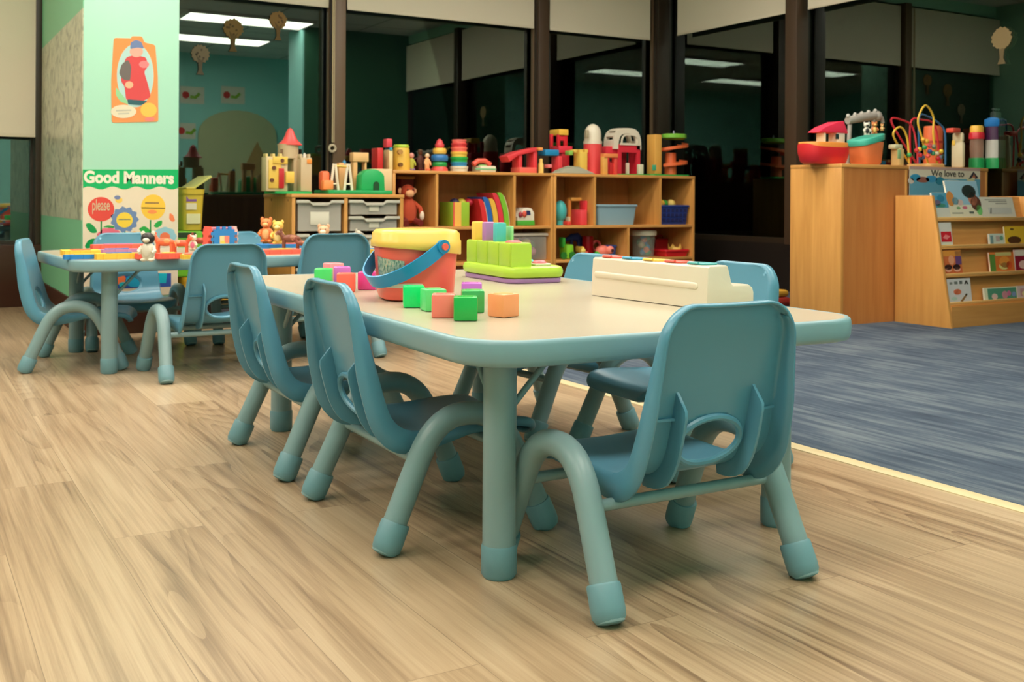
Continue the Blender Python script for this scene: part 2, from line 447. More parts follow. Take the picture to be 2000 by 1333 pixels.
# roller shades hanging in front of the panes
ZSH = 1.945
def shade(x0, x1, y, z, label, chain=True, along='X'):
    t = Thing('roller_blind', label, 'window shade', 'cream roller shades on the dark windows')
    m = MB(); b = MB()
    if along == 'X':
        m.bx(x0, x1, y, y + .004, z + .018, 2.52, M_SHADE); b.bx(x0, x1, y - .004, y + .008, z, z + .02, M_SHADE, .004)
    else:
        m.bx(y, y + .004, x0, x1, z + .018, 2.52, M_SHADE); b.bx(y - .004, y + .008, x0, x1, z, z + .02, M_SHADE, .004)
    t.part('fabric', m); t.part('hem_bar', b)
    if chain:
        c = MB(); cx = x1a - .034; pc = ony(649, 290, YM - .02)
        c.cyl((pc.x, YM - .02, 2.5), (pc.x, YM - .02, pc.z + .04), .005, plastic((200, 180, 140), .5), 6)
        c.cyl((pc.x + .012, YM - .02, 2.5), (pc.x + .012, YM - .02, pc.z + .04), .004, plastic((200, 180, 140), .5), 6)
        c.torus((0, 0, 0), .022, .009, plastic((206, 190, 158), .4), 20, 8, Matrix.Translation((pc.x, YM - .02, pc.z)) @ Matrix.Rotation(PI / 2, 4, 'X'))
        t.part('pull_chain', c, None, 'beaded pull chain with a cream ring')
    t.done()
YS = 6.88
su = lambda u: ony(u, 40, YS).x
shade(COLX1 + .01, su(642), YS, ZSH, 'cream roller shade over the left far pane beside the mint column, with pull chain', True)
shade(su(678), su(1043), YS, ZSH, 'wide cream roller shade on the middle far pane, above the stacking toys', False)
shade(su(1074), su(1270), YS, ZSH, 'cream roller shade on the far pane just left of the dark corner post', False)
sv = lambda u: onx(u, 40, XR - .08).y
shade(sv(1542), sv(1323), XR - .08, 1.965, 'cream roller shade just right of the dark corner post', False, 'Y')
shade(3.49, sv(1578), XR - .08, 1.96, 'cream roller shade at the top right, its hem rising out of the frame', False, 'Y')
shade(2.02, 3.35, XR - .08, 1.96, 'cream roller shade on the right window wall beyond the frame, seen in reflection', False, 'Y')
z5 = ony(40, 268, 6.80).z
shade(XL + .05, COLX0 - .012, 6.80, z5, 'grey-beige roller shade drawn low at the far left of the mint column', False)

# column with a marble sheet, a shaded mint side and a brown base
m = MB(); m.bx(COLX0, COLX1, COLY, YG + .02, 0, ZC, M_MINT, .004)
structure('wall_column', m)
zm1 = onx(158, 430, COLX0).z; zm2 = onx(158, 21, COLX0).z
m = MB(); m.bx(COLX0 - .004, COLX0, COLY + .004, 6.775, zm1, zm2, M_MARBLE)
structure('trim_9', m)
m = MB(); m.bx(COLX0 - .003, COLX0, COLY + .003, 6.775, .15, zm1, M_MINT_SHADED); m.bx(COLX0 - .003, COLX0, COLY + .003, 6.775, zm2, ZC, M_MINT_SHADED); structure('wall_column_side', m)
m = MB(); m.bx(COLX0 - .012, COLX1 + .012, COLY - .012, 6.75, 0, .15, M_BASE, .003); structure('baseboard_column', m)

# ceiling lights: the room's own lamps
M_DIFF = emit_mat('lit_diffuser', (1.0, .925, .81), 15.0)
M_TROF = plastic((225, 222, 214), .5, 'white_enamel')
k = 0
for ly in (.5, 2.1, 3.6, 5.0):
    for lx in (-1.3, 1.05, 3.42):
        t = Thing('ceiling_light', 'rectangular fluorescent ceiling light, lit, recessed overhead', 'ceiling light', 'fluorescent ceiling lights')
        f = MB(); w, d = .72, .29
        for a in ((lx - w, lx + w, ly - d, ly - d + .03), (lx - w, lx + w, ly + d - .03, ly + d), (lx - w, lx - w + .03, ly - d + .03, ly + d - .03), (lx + w - .03, lx + w, ly - d + .03, ly + d - .03)):
            f.bx(a[0], a[1], a[2], a[3], ZC - .03, ZC - .001, M_TROF)
        t.part('frame', f)
        g = MB(); g.bx(lx - w + .03, lx + w - .03, ly - d + .03, ly + d - .03, ZC - .022, ZC - .012, M_DIFF); t.part('diffuser', g)
        t.done()

# pictures and a pale arched board on the back wall, seen only mirrored in the far glass
def mirror_pt(u, v, y):                                     # point on the plane y seen by way of the far glass
    p = ony(u, v, 2 * YG - y); return Vector((p.x, y, p.z))
k = 0
for (u0, v0, u1, v1), nm, la in (((352, 168, 399, 204), 'picture', 'white paper picture of a red apple and green worm, reflected at the far left'), ((432, 168, 478, 204), 'picture', 'white paper picture with a green worm, reflected right of the apple picture'),
                          ((352, 240, 382, 272), 'picture', 'small paper picture low on the teal wall, reflected beside the pale board')):
    a = mirror_pt(u0, v0, YB + .004); b = mirror_pt(u1, v1, YB + .004)
    t = Thing(nm, la, 'picture', 'children\'s pictures on the teal back wall')
    m = MB(); m.bx(min(a.x, b.x), max(a.x, b.x), YB + .002, YB + .008, b.z, a.z, plastic((240, 232, 214), .7)); t.part('paper', m)
    m = MB(); cx, cz = (a.x + b.x) / 2, (a.z + b.z) / 2
    m.lathe([(.05, 0), (.05, .002)], plastic(RED, .6), n=16, M=Matrix.Translation((cx - .09, YB + .008, cz)) @ Matrix.Rotation(-PI / 2, 4, 'X'))
    m.tube([(cx - .03, YB + .009, cz - .02), (cx + .04, YB + .009, cz - .03), (cx + .1, YB + .009, cz + .03)], .022, plastic(LIME, .6), 8, flat=(1, .15))
    t.part('drawing', m); t.done()
a = mirror_pt(388, 212, YB + .05); b = mirror_pt(540, 320, YB + .05)
m = MB(); w = abs(b.x - a.x); cx = (a.x + b.x) / 2
pts = [(cx - w / 2, 0.02), (cx + w / 2, .02), (cx + w / 2, a.z - .35)] + [(cx + w / 2 * math.cos(R(q)), a.z - .35 + .35 * math.sin(R(q))) for q in range(15, 180, 15)] + [(cx - w / 2, a.z - .35)]
m.prism([(p[0], p[1]) for p in pts], YB + .02, YB + .06, plastic((206, 206, 160), .7), 'Y')
m.prism([(cx + .12, .9), (cx + .42, .9), (cx + .42, 1.15), (cx + .27, 1.45), (cx + .12, 1.15)], YB + .06, YB + .075, plastic((190, 150, 90), .7), 'Y')
one('play_board', m, 'pale green arched play board against the teal wall, reflected in the left pane', 'play board')

# brown paper trees stuck to the panes
def paper_tree(u, v, h_px, plane, val, tone, label):
    on = (lambda a, b: ony(a, b, val)) if plane == 'Y' else (lambda a, b: onx(a, b, val))
    top, bot = on(u, v - h_px / 2), on(u, v + h_px / 2); H = top.z - bot.z; c = on(u, v)
    t = Thing('paper_tree', label, 'paper cut-out', 'brown paper trees on the dark windows')
    def MM():
        return Matrix.Translation((c.x, c.y, bot.z)) if plane == 'Y' else Matrix.Translation((c.x, c.y, bot.z)) @ Matrix.Rotation(PI / 2, 4, 'Z')
    rnd = random.Random(int(u))
    k = 15; pts = []
    for i in range(k * 2):
        a = 2 * PI * i / (k * 2); rr = H * .29 * (1.06 if i % 2 else .93) * (1 + rnd.uniform(-.05, .05))
        pts.append((rr * math.cos(a), H * .68 + rr * math.sin(a)))
    m = MB(); m.prism(pts, -.006, 0, plastic(tone, .85), 'Y', MM())
    for i in range(6):
        a = rnd.uniform(0, 6.28); q = rnd.uniform(.05, .19) * H
        m.prism([(q * math.cos(a) + .035 * H * math.cos(w * PI / 3), H * .68 + q * math.sin(a) + .035 * H * math.sin(w * PI / 3)) for w in range(6)], -.009, -.006, plastic(tuple(int(x * .68) for x in tone), .85), 'Y', MM())
    t.part('foliage', m)
    m = MB(); w = H * .075
    m.prism([(-w, H * .42), (-w * .7, H * .15), (-w * 1.6, 0), (w * 1.6, 0), (w * .7, H * .15), (w, H * .42), (w * 2.0, H * .58), (w * .3, H * .46), (-w * 1.6, H * .6)], -.008, -.0005, plastic(tuple(int(x * .8) for x in tone), .85), 'Y', MM())
    t.part('trunk', m); t.done()
paper_tree(455, 68, 66, 'Y', YG - .004, (116, 92, 46), 'dark brown paper tree between the two reflected ceiling lights')
paper_tree(543, 50, 58, 'Y', YG - .004, (128, 98, 52), 'light brown paper tree nearest the taupe post, under the shade hem')
paper_tree(391, 116, 60, 'Y', YG - .004, (118, 104, 80), 'grey-brown paper tree lowest on the left pane, beside the mint column')
paper_tree(1956, 88, 74, 'X', XR - .004, (134, 114, 76), 'tan paper tree on the right window wall, above the tall bottle')
# ------------------------------------------------------------------ activity tables
BLUEP = (96, 156, 168); LEGC = (116, 160, 156)
M_BAND = plastic((126, 161, 168), .34, 'blue_edge_band'); M_LEG = plastic((130, 156, 157), .36, 'grey_blue_powder_coat'); M_CAP = plastic((110, 150, 158), .45, 'blue_foot_plastic')
M_SHELL = plastic((88, 145, 168), .32, 'blue_chair_plastic')
def laminate():
    m, nt, b, N, L = nodes_mat('beige_laminate')
    tc = N('ShaderNodeTexCoord'); n = N('ShaderNodeTexNoise'); n.inputs['Scale'].default_value = 260; n.inputs['Detail'].default_value = 2; L(tc.outputs['Object'], n.inputs['Vector'])
    n2 = N('ShaderNodeTexNoise'); n2.inputs['Scale'].default_value = 2.2; L(tc.outputs['Object'], n2.inputs['Vector'])
    ad = N('ShaderNodeMath'); ad.operation = 'MULTIPLY_ADD'; ad.inputs[1].default_value = .3; L(n.outputs['Fac'], ad.inputs[0]); L(n2.outputs['Fac'], ad.inputs[2])
    r = ramp(nt, [(.35, (176, 165, 142)), (.9, (188, 177, 154))]); L(ad.outputs[0], r.inputs['Fac']); L(r.outputs['Color'], b.inputs['Base Color'])
    b.inputs['Roughness'].default_value = .27
    return m
M_LAM = laminate()
ZT = .4186
TW, TL = .852, 1.577
def make_table(W, L, ix, iy, legzone=None):
    root = empty('activity_table')
    rc = .11
    m = MB()
    # edge band: rounded profile swept round the outline, with an inner lip that carries the laminate
    prof = [(-.012, 0), (-.005, .0003), (-.0012, -.0025), (0, -.008), (0.0005, -.02), (-.0005, -.033), (-.004, -.041), (-.014, -.044), (-.06, -.044), (-.06, -.02)]
    n = 8; rings = [[(x, y, dz) for x, y in rrect(W + 2 * dx, L + 2 * dx, max(rc + dx, .01), n)] for dx, dz in prof]
    k = len(rings[0]); vs = [p for rg in rings for p in rg]; fs = []
    for i in range(len(rings)):
        i2 = (i + 1) % len(rings)
        for j in range(k): fs.append((i * k + j, i * k + (j + 1) % k, i2 * k + (j + 1) % k, i2 * k + j))
    m.add([(x, y, z + ZT) for x, y, z in vs], fs, M_BAND)
    link('edge_band', m, root, smooth=50)
    m = MB(); m.prism(rrect(W - .0235, L - .0235, rc - .012, n), ZT - .022, ZT, M_LAM); link('tabletop', m, root)
    for sx, sy in ((-1, -1), (1, -1), (-1, 1), (1, 1)):
        x, y = sx * (W / 2 - ix), sy * (L / 2 - iy)
        m = MB(); m.cyl((x, y, .05), (x, y, ZT - .022), .0285, M_LEG, 28)
        lg = link('leg', m, root)
        m = MB(); m.lathe([(.0262, 0), (.0302, .006), (.0306, .052), (.029, .056), (.0, .056)], M_CAP, (x, y, 0), 28); link('foot_cap', m, lg)
        for ax, ay in ((-sx, 0), (0, -sy)):
            m = MB(); m.tube([(x + ax * .022, y + ay * .022, .285), (x + ax * .10, y + ay * .10, ZT - .05), (x + ax * .115, y + ay * .115, ZT - .044), (x + ax * .145, y + ay * .145, ZT - .043)], .0058, M_LEG, 10)
            link('brace', m, root)
    return root
T1 = make_table(TW, TL, .1154, .1469)
T1.location = (1.2186, 2.196, 0); T1.rotation_euler.z = R(-1.58)
tag(T1, 'blue-edged beige activity table in the foreground, holding the shape bucket and blocks', 'table', 'blue-edged activity tables')
T2 = copy_tree(T1); T2.location = (1.305, 4.405, 0); T2.rotation_euler.z = R(-90 + 2.5)
tag(T2, 'blue-edged activity table at the back, covered with foam letter mats and toy animals', 'table', 'blue-edged activity tables')

# ------------------------------------------------------------------ chairs
def make_chair():
    root = empty('stacking_chair')
    # side profile of the shell from the top of the back to the front lip of the seat (y forward, z up)
    key = [(-.226, .476), (-.219, .440), (-.205, .380), (-.191, .320), (-.179, .270), (-.165, .231), (-.142, .205), (-.105, .193), (-.05, .191), (.02, .194), (.09, .198), (.135, .196), (.158, .185), (.166, .168)]
    # resample with Catmull-Rom
    P = [Vector((0, a, b)) for a, b in key]; pts = []
    for i in range(len(P) - 1):
        p0, p1, p2, p3 = P[max(i - 1, 0)], P[i], P[i + 1], P[min(i + 2, len(P) - 1)]
        for j in range(8):
            t = j / 8; pts.append(.5 * (2 * p1 + (p2 - p0) * t + (2 * p0 - 5 * p1 + 4 * p2 - p3) * t * t + (3 * p1 - p0 - 3 * p2 + p3) * t ** 3))
    pts.append(P[-1])
    acc = [0]
    for i in range(1, len(pts)): acc.append(acc[-1] + (pts[i] - pts[i - 1]).length)
    tot = acc[-1]
    def at(s):
        s = max(0, min(tot - 1e-6, s)); i = max(j for j in range(len(acc) - 1) if acc[j] <= s)
        t = (s - acc[i]) / (acc[i + 1] - acc[i]); p = pts[i].lerp(pts[i + 1], t)
        tg = (pts[min(i + 2, len(pts) - 1)] - pts[max(i - 1, 0)]).normalized()
        return p, Vector((0, -tg.z, tg.y))            # front / upper normal
    def half(s):
        base = .122 + .019 * min(1, s / .24) - (.0 if s < .30 else .006 * min(1, (s - .30) / .1))
        r = .052
        if s < r: base -= r - math.sqrt(max(0, r * r - (r - s) ** 2))
        e = tot - s; r = .05
        if e < r: base -= r - math.sqrt(max(0, r * r - (r - e) ** 2))
        return base
    ns, nt_ = 36, 92
    ss = [tot * j / nt_ for j in range(nt_ + 1)]
    ss = sorted(set(ss + [.002, .006, .012, .02, tot - .004, tot - .012, tot - .022]))
    bm = bmesh.new(); g = []
    def surf(x, s):
        p, n = at(s); w = half(s); q = x / max(w, 1e-4)
        dish = (.004 + .004 * min(1, s / .2)) * q * q
        return Vector((x, p.y, p.z)) + n * dish, n
    for s in ss:
        w = half(s); row = []
        for i in range(ns + 1):
            x = -w + 2 * w * i / ns
            row.append((bm.verts.new(surf(x, s)[0]), x, s))
        g.append(row)
    cs, ra, rb = .228, .066, .042                          # hand hole: centre along the profile, half axes
    for j in range(len(g) - 1):
        for i in range(ns):
            xm = (g[j][i][1] + g[j + 1][i + 1][1]) / 2; sm = (g[j][i][2] + g[j + 1][i + 1][2]) / 2
            if (xm / ra) ** 2 + ((sm - cs) / rb) ** 2 < 1: continue
            bm.faces.new((g[j][i][0], g[j][i + 1][0], g[j + 1][i + 1][0], g[j + 1][i][0]))
    info = {v: (x, s) for row in g for v, x, s in row}
    for v in [v for v in bm.verts if not v.link_faces]: info.pop(v); bm.verts.remove(v)
    bed = [e for e in bm.edges if e.is_boundary]
    hole = set(); outer = []
    for e in bed:
        x, s = info[e.verts[0]]
        if abs(x) < ra * 1.4 and abs(s - cs) < rb * 1.6: hole.update(e.verts)
        else: outer.append(e)
    for v in hole:
        x, s = info[v]; a = math.atan2((s - cs) / rb, x / ra); x, s = ra * math.cos(a), cs + rb * math.sin(a)
        info[v] = (x, s); v.co = surf(x, s)[0]
    def flange(s):
        if s < .16: return .018 + .022 * s / .16
        if s < .30: return .040 + .004 * (s - .16) / .14
        return max(.016, .044 - .028 * (s - .30) / .14)
    cur = outer
    for fr, out in ((.12, .0035), (.45, .005), (1.0, .006)):
        ret = bmesh.ops.extrude_edge_only(bm, edges=cur)
        nv = [q for q in ret['geom'] if isinstance(q, bmesh.types.BMVert)]
        ne = [q for q in ret['geom'] if isinstance(q, bmesh.types.BMEdge) and q.is_boundary]
        old = {}
        for e in cur:
            for v in e.verts: old.setdefault(tuple(round(c, 6) for c in v.co), v)
        src = {}
        for v in nv:
            o = old[tuple(round(c, 6) for c in v.co)]; src[v] = o
        for v in nv:
            x, s = info[src[v]]; info[v] = (x, s)
            base, n = surf(x, s); w = half(s)
            ox = out * (1 if x > 0 else -1) * min(1, abs(x) / (w * .9 + 1e-5)) if w > .02 else 0
            v.co = base - n * flange(s) * fr + Vector((ox, 0, 0))
            if s < .03: v.co += Vector((0, 0, out * .8)) * (1 - s / .03)
        cur = ne
    m = MB(); m.bm(bm, M_SHELL)
    sh = link('seat_shell', m, root, smooth=60)
    md = sh.modifiers.new('thickness', 'SOLIDIFY'); md.thickness = .0048; md.offset = 0
    # raised rim round the hand hole
    m = MB()
    m.tube([surf(ra * math.cos(2 * PI * k / 48), cs + rb * math.sin(2 * PI * k / 48))[0] - surf(0, cs + rb * math.sin(2 * PI * k / 48))[1] * .004 for k in range(48)], .006, M_SHELL, 8, closed=True)
    link('hole_rim', m, sh)
    # two fins on the back
    for sx in (-1, 1):
        m = MB(); x = sx * .079
        inner = [(surf(x, s)[0].y, surf(x, s)[0].z, surf(x, s)[1]) for s in [.136 + k * .0118 for k in range(17)]]
        poly = [(a, b) for a, b, n in inner]
        outer_p = []
        for k, (a, b, n) in enumerate(inner):
            d = .033 * min(1, k / 2.2)
            if k > 12: d *= 1 - .10 * (k - 12)
            outer_p.append((a - n.y * d, b - n.z * d))
        poly = poly + outer_p[:0:-1]
        m.prism(poly, x - .003, x + .003, M_SHELL, 'X', bev=.001)
        # small gusset between the fin and the side flange
        a, b, n = inner[4]
        m.prism([(x, a - n.y * .002), (x + sx * .056, a - n.y * .002), (x, a - n.y * .010)], b - .002, b + .002, M_SHELL, 'Z')
        link('back_fin', m, sh)
    # bent tube side frames
    for sx in (-1, 1):
        xb, xt = sx * .203, sx * .190
        yr, yf = -.194, .150; zt = .236
        path = [(xb, yr, .0), (xt + (xb - xt) * .33, -.112, .163)]
        corner = [(-.112, .163), (-.088, .236), (-.02, .237)]
        cpts = []
        for t in [i / 7 for i in range(8)]:
            y = (1 - t) ** 2 * -.100 + 2 * t * (1 - t) * -.066 + t * t * -.006
            z = (1 - t) ** 2 * .163 + 2 * t * (1 - t) * .238 + t * t * .238
            cpts.append((y, z))
        full = [(yr, 0.006)] + [(y - .022, z) for y, z in cpts] + [(-.022, .238)] + [(-y - .022, z) for y, z in cpts[::-1]] + [(yf, .006)]
        def xx(z): return xb + (xt - xb) * min(1, z / .238)
        m = MB(); m.tube([(xx(z), y, z) for y, z in full], .0222, M_LEG, 18)
        sf = link('side_frame', m, root, smooth=60)
        for yy, sgn in ((yr, -1), (yf, 1)):
            d = (Vector((xx(.163), sgn * .100 - .022, .163)) - Vector((xb, yy, .0))).normalized()
            base = Vector((xb, yy, 0)) + d * .012
            q = d.to_track_quat('Z', 'Y').to_matrix().to_4x4()
            mm = Matrix.Translation(base) @ q
            m = MB(); m.lathe([(.012, -.0105), (.021, -.008), (.0262, .0), (.0272, .012), (.0268, .046), (.025, .0495), (.022, .0495)], M_CAP, n=24, M=mm)
            lo = min(v[2] for v in m.v); m.v = [(a, b, max(c, 0.0005)) for a, b, c in m.v]
            link('foot_cap', m, sf)
    for y, z in ((-.120, .158), (.076, .158)):
        xw = .203 + (.190 - .203) * z / .238
        m = MB(); m.cyl((-xw + .012, y, z), (xw - .012, y, z), .0098, M_LEG, 14); link('crossbar', m, root)
    return root
chair0 = make_chair(); used = [False]
def chair(x, y, face, label, s=1.0):
    """face: heading of the sitter in degrees, 90 = towards the windows"""
    if used[0]: o = copy_tree(chair0)
    else: o = chair0; used[0] = True
    o.location = (x, y, 0); o.rotation_euler.z = R(face - 90); o.scale = (s, s, s)
    tag(o, label, 'chair', 'blue plastic chairs round the activity tables')
    return o
chair(.958, 2.53, -1, 'blue plastic chair on the left side of the front table, second from the camera')
chair(.958, 1.953, -1, 'blue plastic chair on the left side of the front table, nearest the camera')
chair(1.135, 1.490, 90, 'blue plastic chair at the near end of the front table, its back facing the camera')
chair(1.58, 2.578, 184, 'blue plastic chair across the front table, its back showing between green toy and keyboard')
chair(1.68, 2.09, 178, 'blue plastic chair across the front table, its back rising right of the white keyboard')
chair(.645, 4.356, -15, 'blue plastic chair at the left end of the back table, by the brown window sill')
chair(1.005, 3.93, 92, 'blue plastic chair on the near side of the back table, before the foam house')
chair(1.475, 4.145, 93, 'blue plastic chair on the near side of the back table, seen behind the loose blocks', 1.05)
chair(.905, 4.80, -88, 'blue plastic chair behind the back table, in front of the manners poster')
chair(1.42, 4.80, -86, 'blue plastic chair behind the back table, partly hidden by the foam block house')
# ------------------------------------------------------------------ toys on the front table
RX, RY = math.cos(PHI), -math.sin(PHI)                     # picture-right direction on the floor plan
def frame_at(p, rz=None):
    """local x to the right of the view, y away from the camera"""
    return Matrix.Translation(p) @ Matrix.Rotation(-PHI if rz is None else rz, 4, 'Z')
ZTT = ZT + .0006

def shape_bucket():
    p = onz(811, 583, ZTT); root = empty('shape_sorter_bucket', p, -PHI)
    tag(root, 'red bucket with a yellow lid and blue carrying handle on the front table', 'toy bucket')
    red = plastic((255, 106, 86), .3); yel = plastic((250, 204, 92), .32); blu = plastic((22, 142, 196), .35)
    n = 72
    def sup(th, Rr, e=3.3, rot=R(16)):
        a = th - rot
        return Rr * (abs(math.cos(a)) ** e + abs(math.sin(a)) ** e) ** (-1 / e)
    def ringpt(th, Rr, z): r = sup(th, Rr); return (r * math.cos(th), r * math.sin(th), z)
    prof = [(.0, 0), (.069, 0), (.078, .004), (.0805, .012), (.0815, .014), (.0885, .112), (.0885, .128), (0, .128)]
    m = MB(); vs = []; fs = []
    for Rr, z in prof:
        for i in range(n): vs.append(ringpt(2 * PI * i / n, max(Rr, .0005), z))
    for j in range(len(prof) - 1):
        for i in range(n): fs.append((j * n + i, j * n + (i + 1) % n, (j + 1) * n + (i + 1) % n, (j + 1) * n + i))
    m.add(vs, fs, red); body = link('body', m, root)
    def patch(t0, t1, zlo, zhi, off, k=22, q=10):
        vs, fs = [], []
        for i in range(k + 1):
            th = t0 + (t1 - t0) * i / k
            for j in range(q + 1):
                z = zlo(th) + (zhi(th) - zlo(th)) * j / q
                Rr = .0815 + (.0885 - .0815) * (z - .014) / .098 + off
                vs.append(ringpt(th, Rr, z))
        for i in range(k):
            for j in range(q): fs.append((i * (q + 1) + j, (i + 1) * (q + 1) + j, (i + 1) * (q + 1) + j + 1, i * (q + 1) + j + 1))
        return vs, fs
    # clear side window with the pale print behind it
    pm, nt, b, N, L = nodes_mat('pale_green_window_print')
    tc = N('ShaderNodeTexCoord'); mp = N('ShaderNodeMapping'); mp.inputs['Scale'].default_value = (300, 300, 120); L(tc.outputs['Object'], mp.inputs[0])
    ns = N('ShaderNodeTexNoise'); ns.inputs['Scale'].default_value = 1; ns.inputs['Detail'].default_value = 3; L(mp.outputs[0], ns.inputs['Vector'])
    rp = ramp(nt, [(.36, (86, 120, 108)), (.5, (150, 172, 152)), (.62, (196, 196, 170)), (.72, (206, 150, 120))]); L(ns.outputs['Fac'], rp.inputs['Fac']); L(rp.outputs['Color'], b.inputs['Base Color']); b.inputs['Roughness'].default_value = .18
    a0, a1 = R(-90 - 60), R(-90 - 9)
    m = MB(); vs, fs = patch(a0, a1, lambda t: .050, lambda t: .098 - .010 * (t - a0) / (a1 - a0), .0012); m.add(vs, fs, pm); w = link('side_window', m, body); w['label'] = 'pale green printed window in the red side'
    m = MB(); vs, fs = patch(a0 - .05, R(-90 + 16), lambda t: .030, lambda t: .036 + .004 * math.sin(t * 3), .0011); m.add(vs, fs, plastic((232, 214, 190), .4))
    link('side_stripe', m, body)
    # lid: wavy skirt, two steps and a slightly domed top
    m = MB(); vs, fs = [], []
    def wav(th): return .107 + .011 * math.cos(th - R(215))
    lid = [(.0945, 'w'), (.0962, 'w2'), (.0962, .130), (.0935, .133), (.0930, .146), (.089, .150), (.086, .1535), (.06, .156), (.0, .1565)]
    for Rr, z in lid:
        for i in range(n):
            th = 2 * PI * i / n
            zz = wav(th) if z == 'w' else (wav(th) + .002 if z == 'w2' else z)
            vs.append(ringpt(th, max(Rr, .0005), zz))
    for j in range(len(lid) - 1):
        for i in range(n): fs.append((j * n + i, j * n + (i + 1) % n, (j + 1) * n + (i + 1) % n, (j + 1) * n + i))
    m.add(vs, fs, yel); lo = link('lid', m, root, smooth=50)
    m = MB(); m.lathe([(.03, 0), (.03, .0008), (.02, .0012)], plastic((226, 178, 66), .4), (0.0, -.01, .1562), 4); link('shape_hole', m, lo)
    # handle folded down to the front left
    ax = Vector((.64, -.77, 0)); pr = Vector((-.77, -.64, 0)); c = Vector((0, 0, .119)); ph = R(36)
    pts = []
    for i in range(41):
        t = PI * i / 40
        pts.append(c + ax * (.1035 * math.cos(t)) + (pr * math.cos(ph) - Vector((0, 0, 1)) * math.sin(ph)) * (.132 * math.sin(t) ** .9))
    m = MB(); vs, fs = [], []
    # flat band: width in the vertical sense, small thickness outward
    wdir = (pr * math.sin(ph) + Vector((0, 0, 1)) * math.cos(ph))
    for i, q in enumerate(pts):
        tg = (pts[min(i + 1, 40)] - pts[max(i - 1, 0)]).normalized(); nn = tg.cross(wdir).normalized()
        ww = .0150; tt = .0022
        for a, b_ in ((-ww, -tt), (ww, -tt), (ww, tt), (-ww, tt)): vs.append(q + wdir * a + nn * b_)
    for i in range(40):
        for j in range(4): fs.append((i * 4 + j, i * 4 + (j + 1) % 4, (i + 1) * 4 + (j + 1) % 4, (i + 1) * 4 + j))
    fs += [(0, 1, 2, 3), (163, 162, 161, 160)]
    m.add(vs, fs, blu); h = link('handle', m, root)
    for sg in (1, -1):
        m = MB(); q = c + ax * .1035 * sg
        m.cyl(q - ax * .006 * sg, q + ax * .006 * sg, .015, blu, 20); link('pivot_disc', m, h)
        m = MB(); m.cyl(q + ax * .006 * sg, q + ax * .011 * sg, .0075, red, 16); link('pivot_stud', m, h)
shape_bucket()

# loose blocks: hollow-moulded cubes with soft edges
def block(u, v, rgb, rot, label, s=.0435):
    """u, v: where the front bottom of the block touches the table"""
    p = onz(u, v, ZTT); d = Vector((p.x, p.y, 0)).normalized(); p = p + d * s * .55
    root = empty('shape_block', p, R(rot)); tag(root, label, 'toy block', 'coloured blocks on the front table')
    mt = plastic(rgb, .28)
    m = MB(); m.box((0, 0, s / 2), (s, s, s), mt, .003); o = link('block_body', m, root)
    m = MB(); m.prism(rrect(s * .66, s * .66, .004), s, s + .0006, plastic(tuple(min(255, int(x * 1.06 + 10)) for x in rgb), .22), 'Z'); link('raised_panel', m, root)
block(632, 559, (80, 220, 112), -26, 'green block leftmost on the front table, beside the red-orange block')
block(676, 571, (255, 110, 90), -24, 'red-orange block between the green block and the magenta one, left of the bucket')
block(718, 567, (216, 70, 150), -30, 'magenta block pressed against the left side of the bucket')
block(651, 546, (250, 152, 160), 8, 'pale pink block behind the green and red-orange blocks')
block(668, 555, (210, 110, 196), -20, 'lilac block peeping out just behind the red-orange block')
block(808, 602, (10, 226, 116), -22, 'bright green block touching the front of the red bucket')
block(846, 609, (96, 226, 128), -10, 'pale green block behind the coral block in the front cluster')
block(866, 622, (255, 130, 112), -28, 'coral block in the middle of the front cluster')
block(909, 628, (30, 178, 74), -27, 'dark green block foremost on the front table')
block(923, 612, (64, 176, 92), -24, 'mid green block just behind the foremost dark green one')
block(921, 594, (206, 110, 214), -28, 'purple block showing only its top behind the green pair')
block(983, 621, (255, 164, 108), 16, 'orange block standing cornerwise at the right of the front cluster')

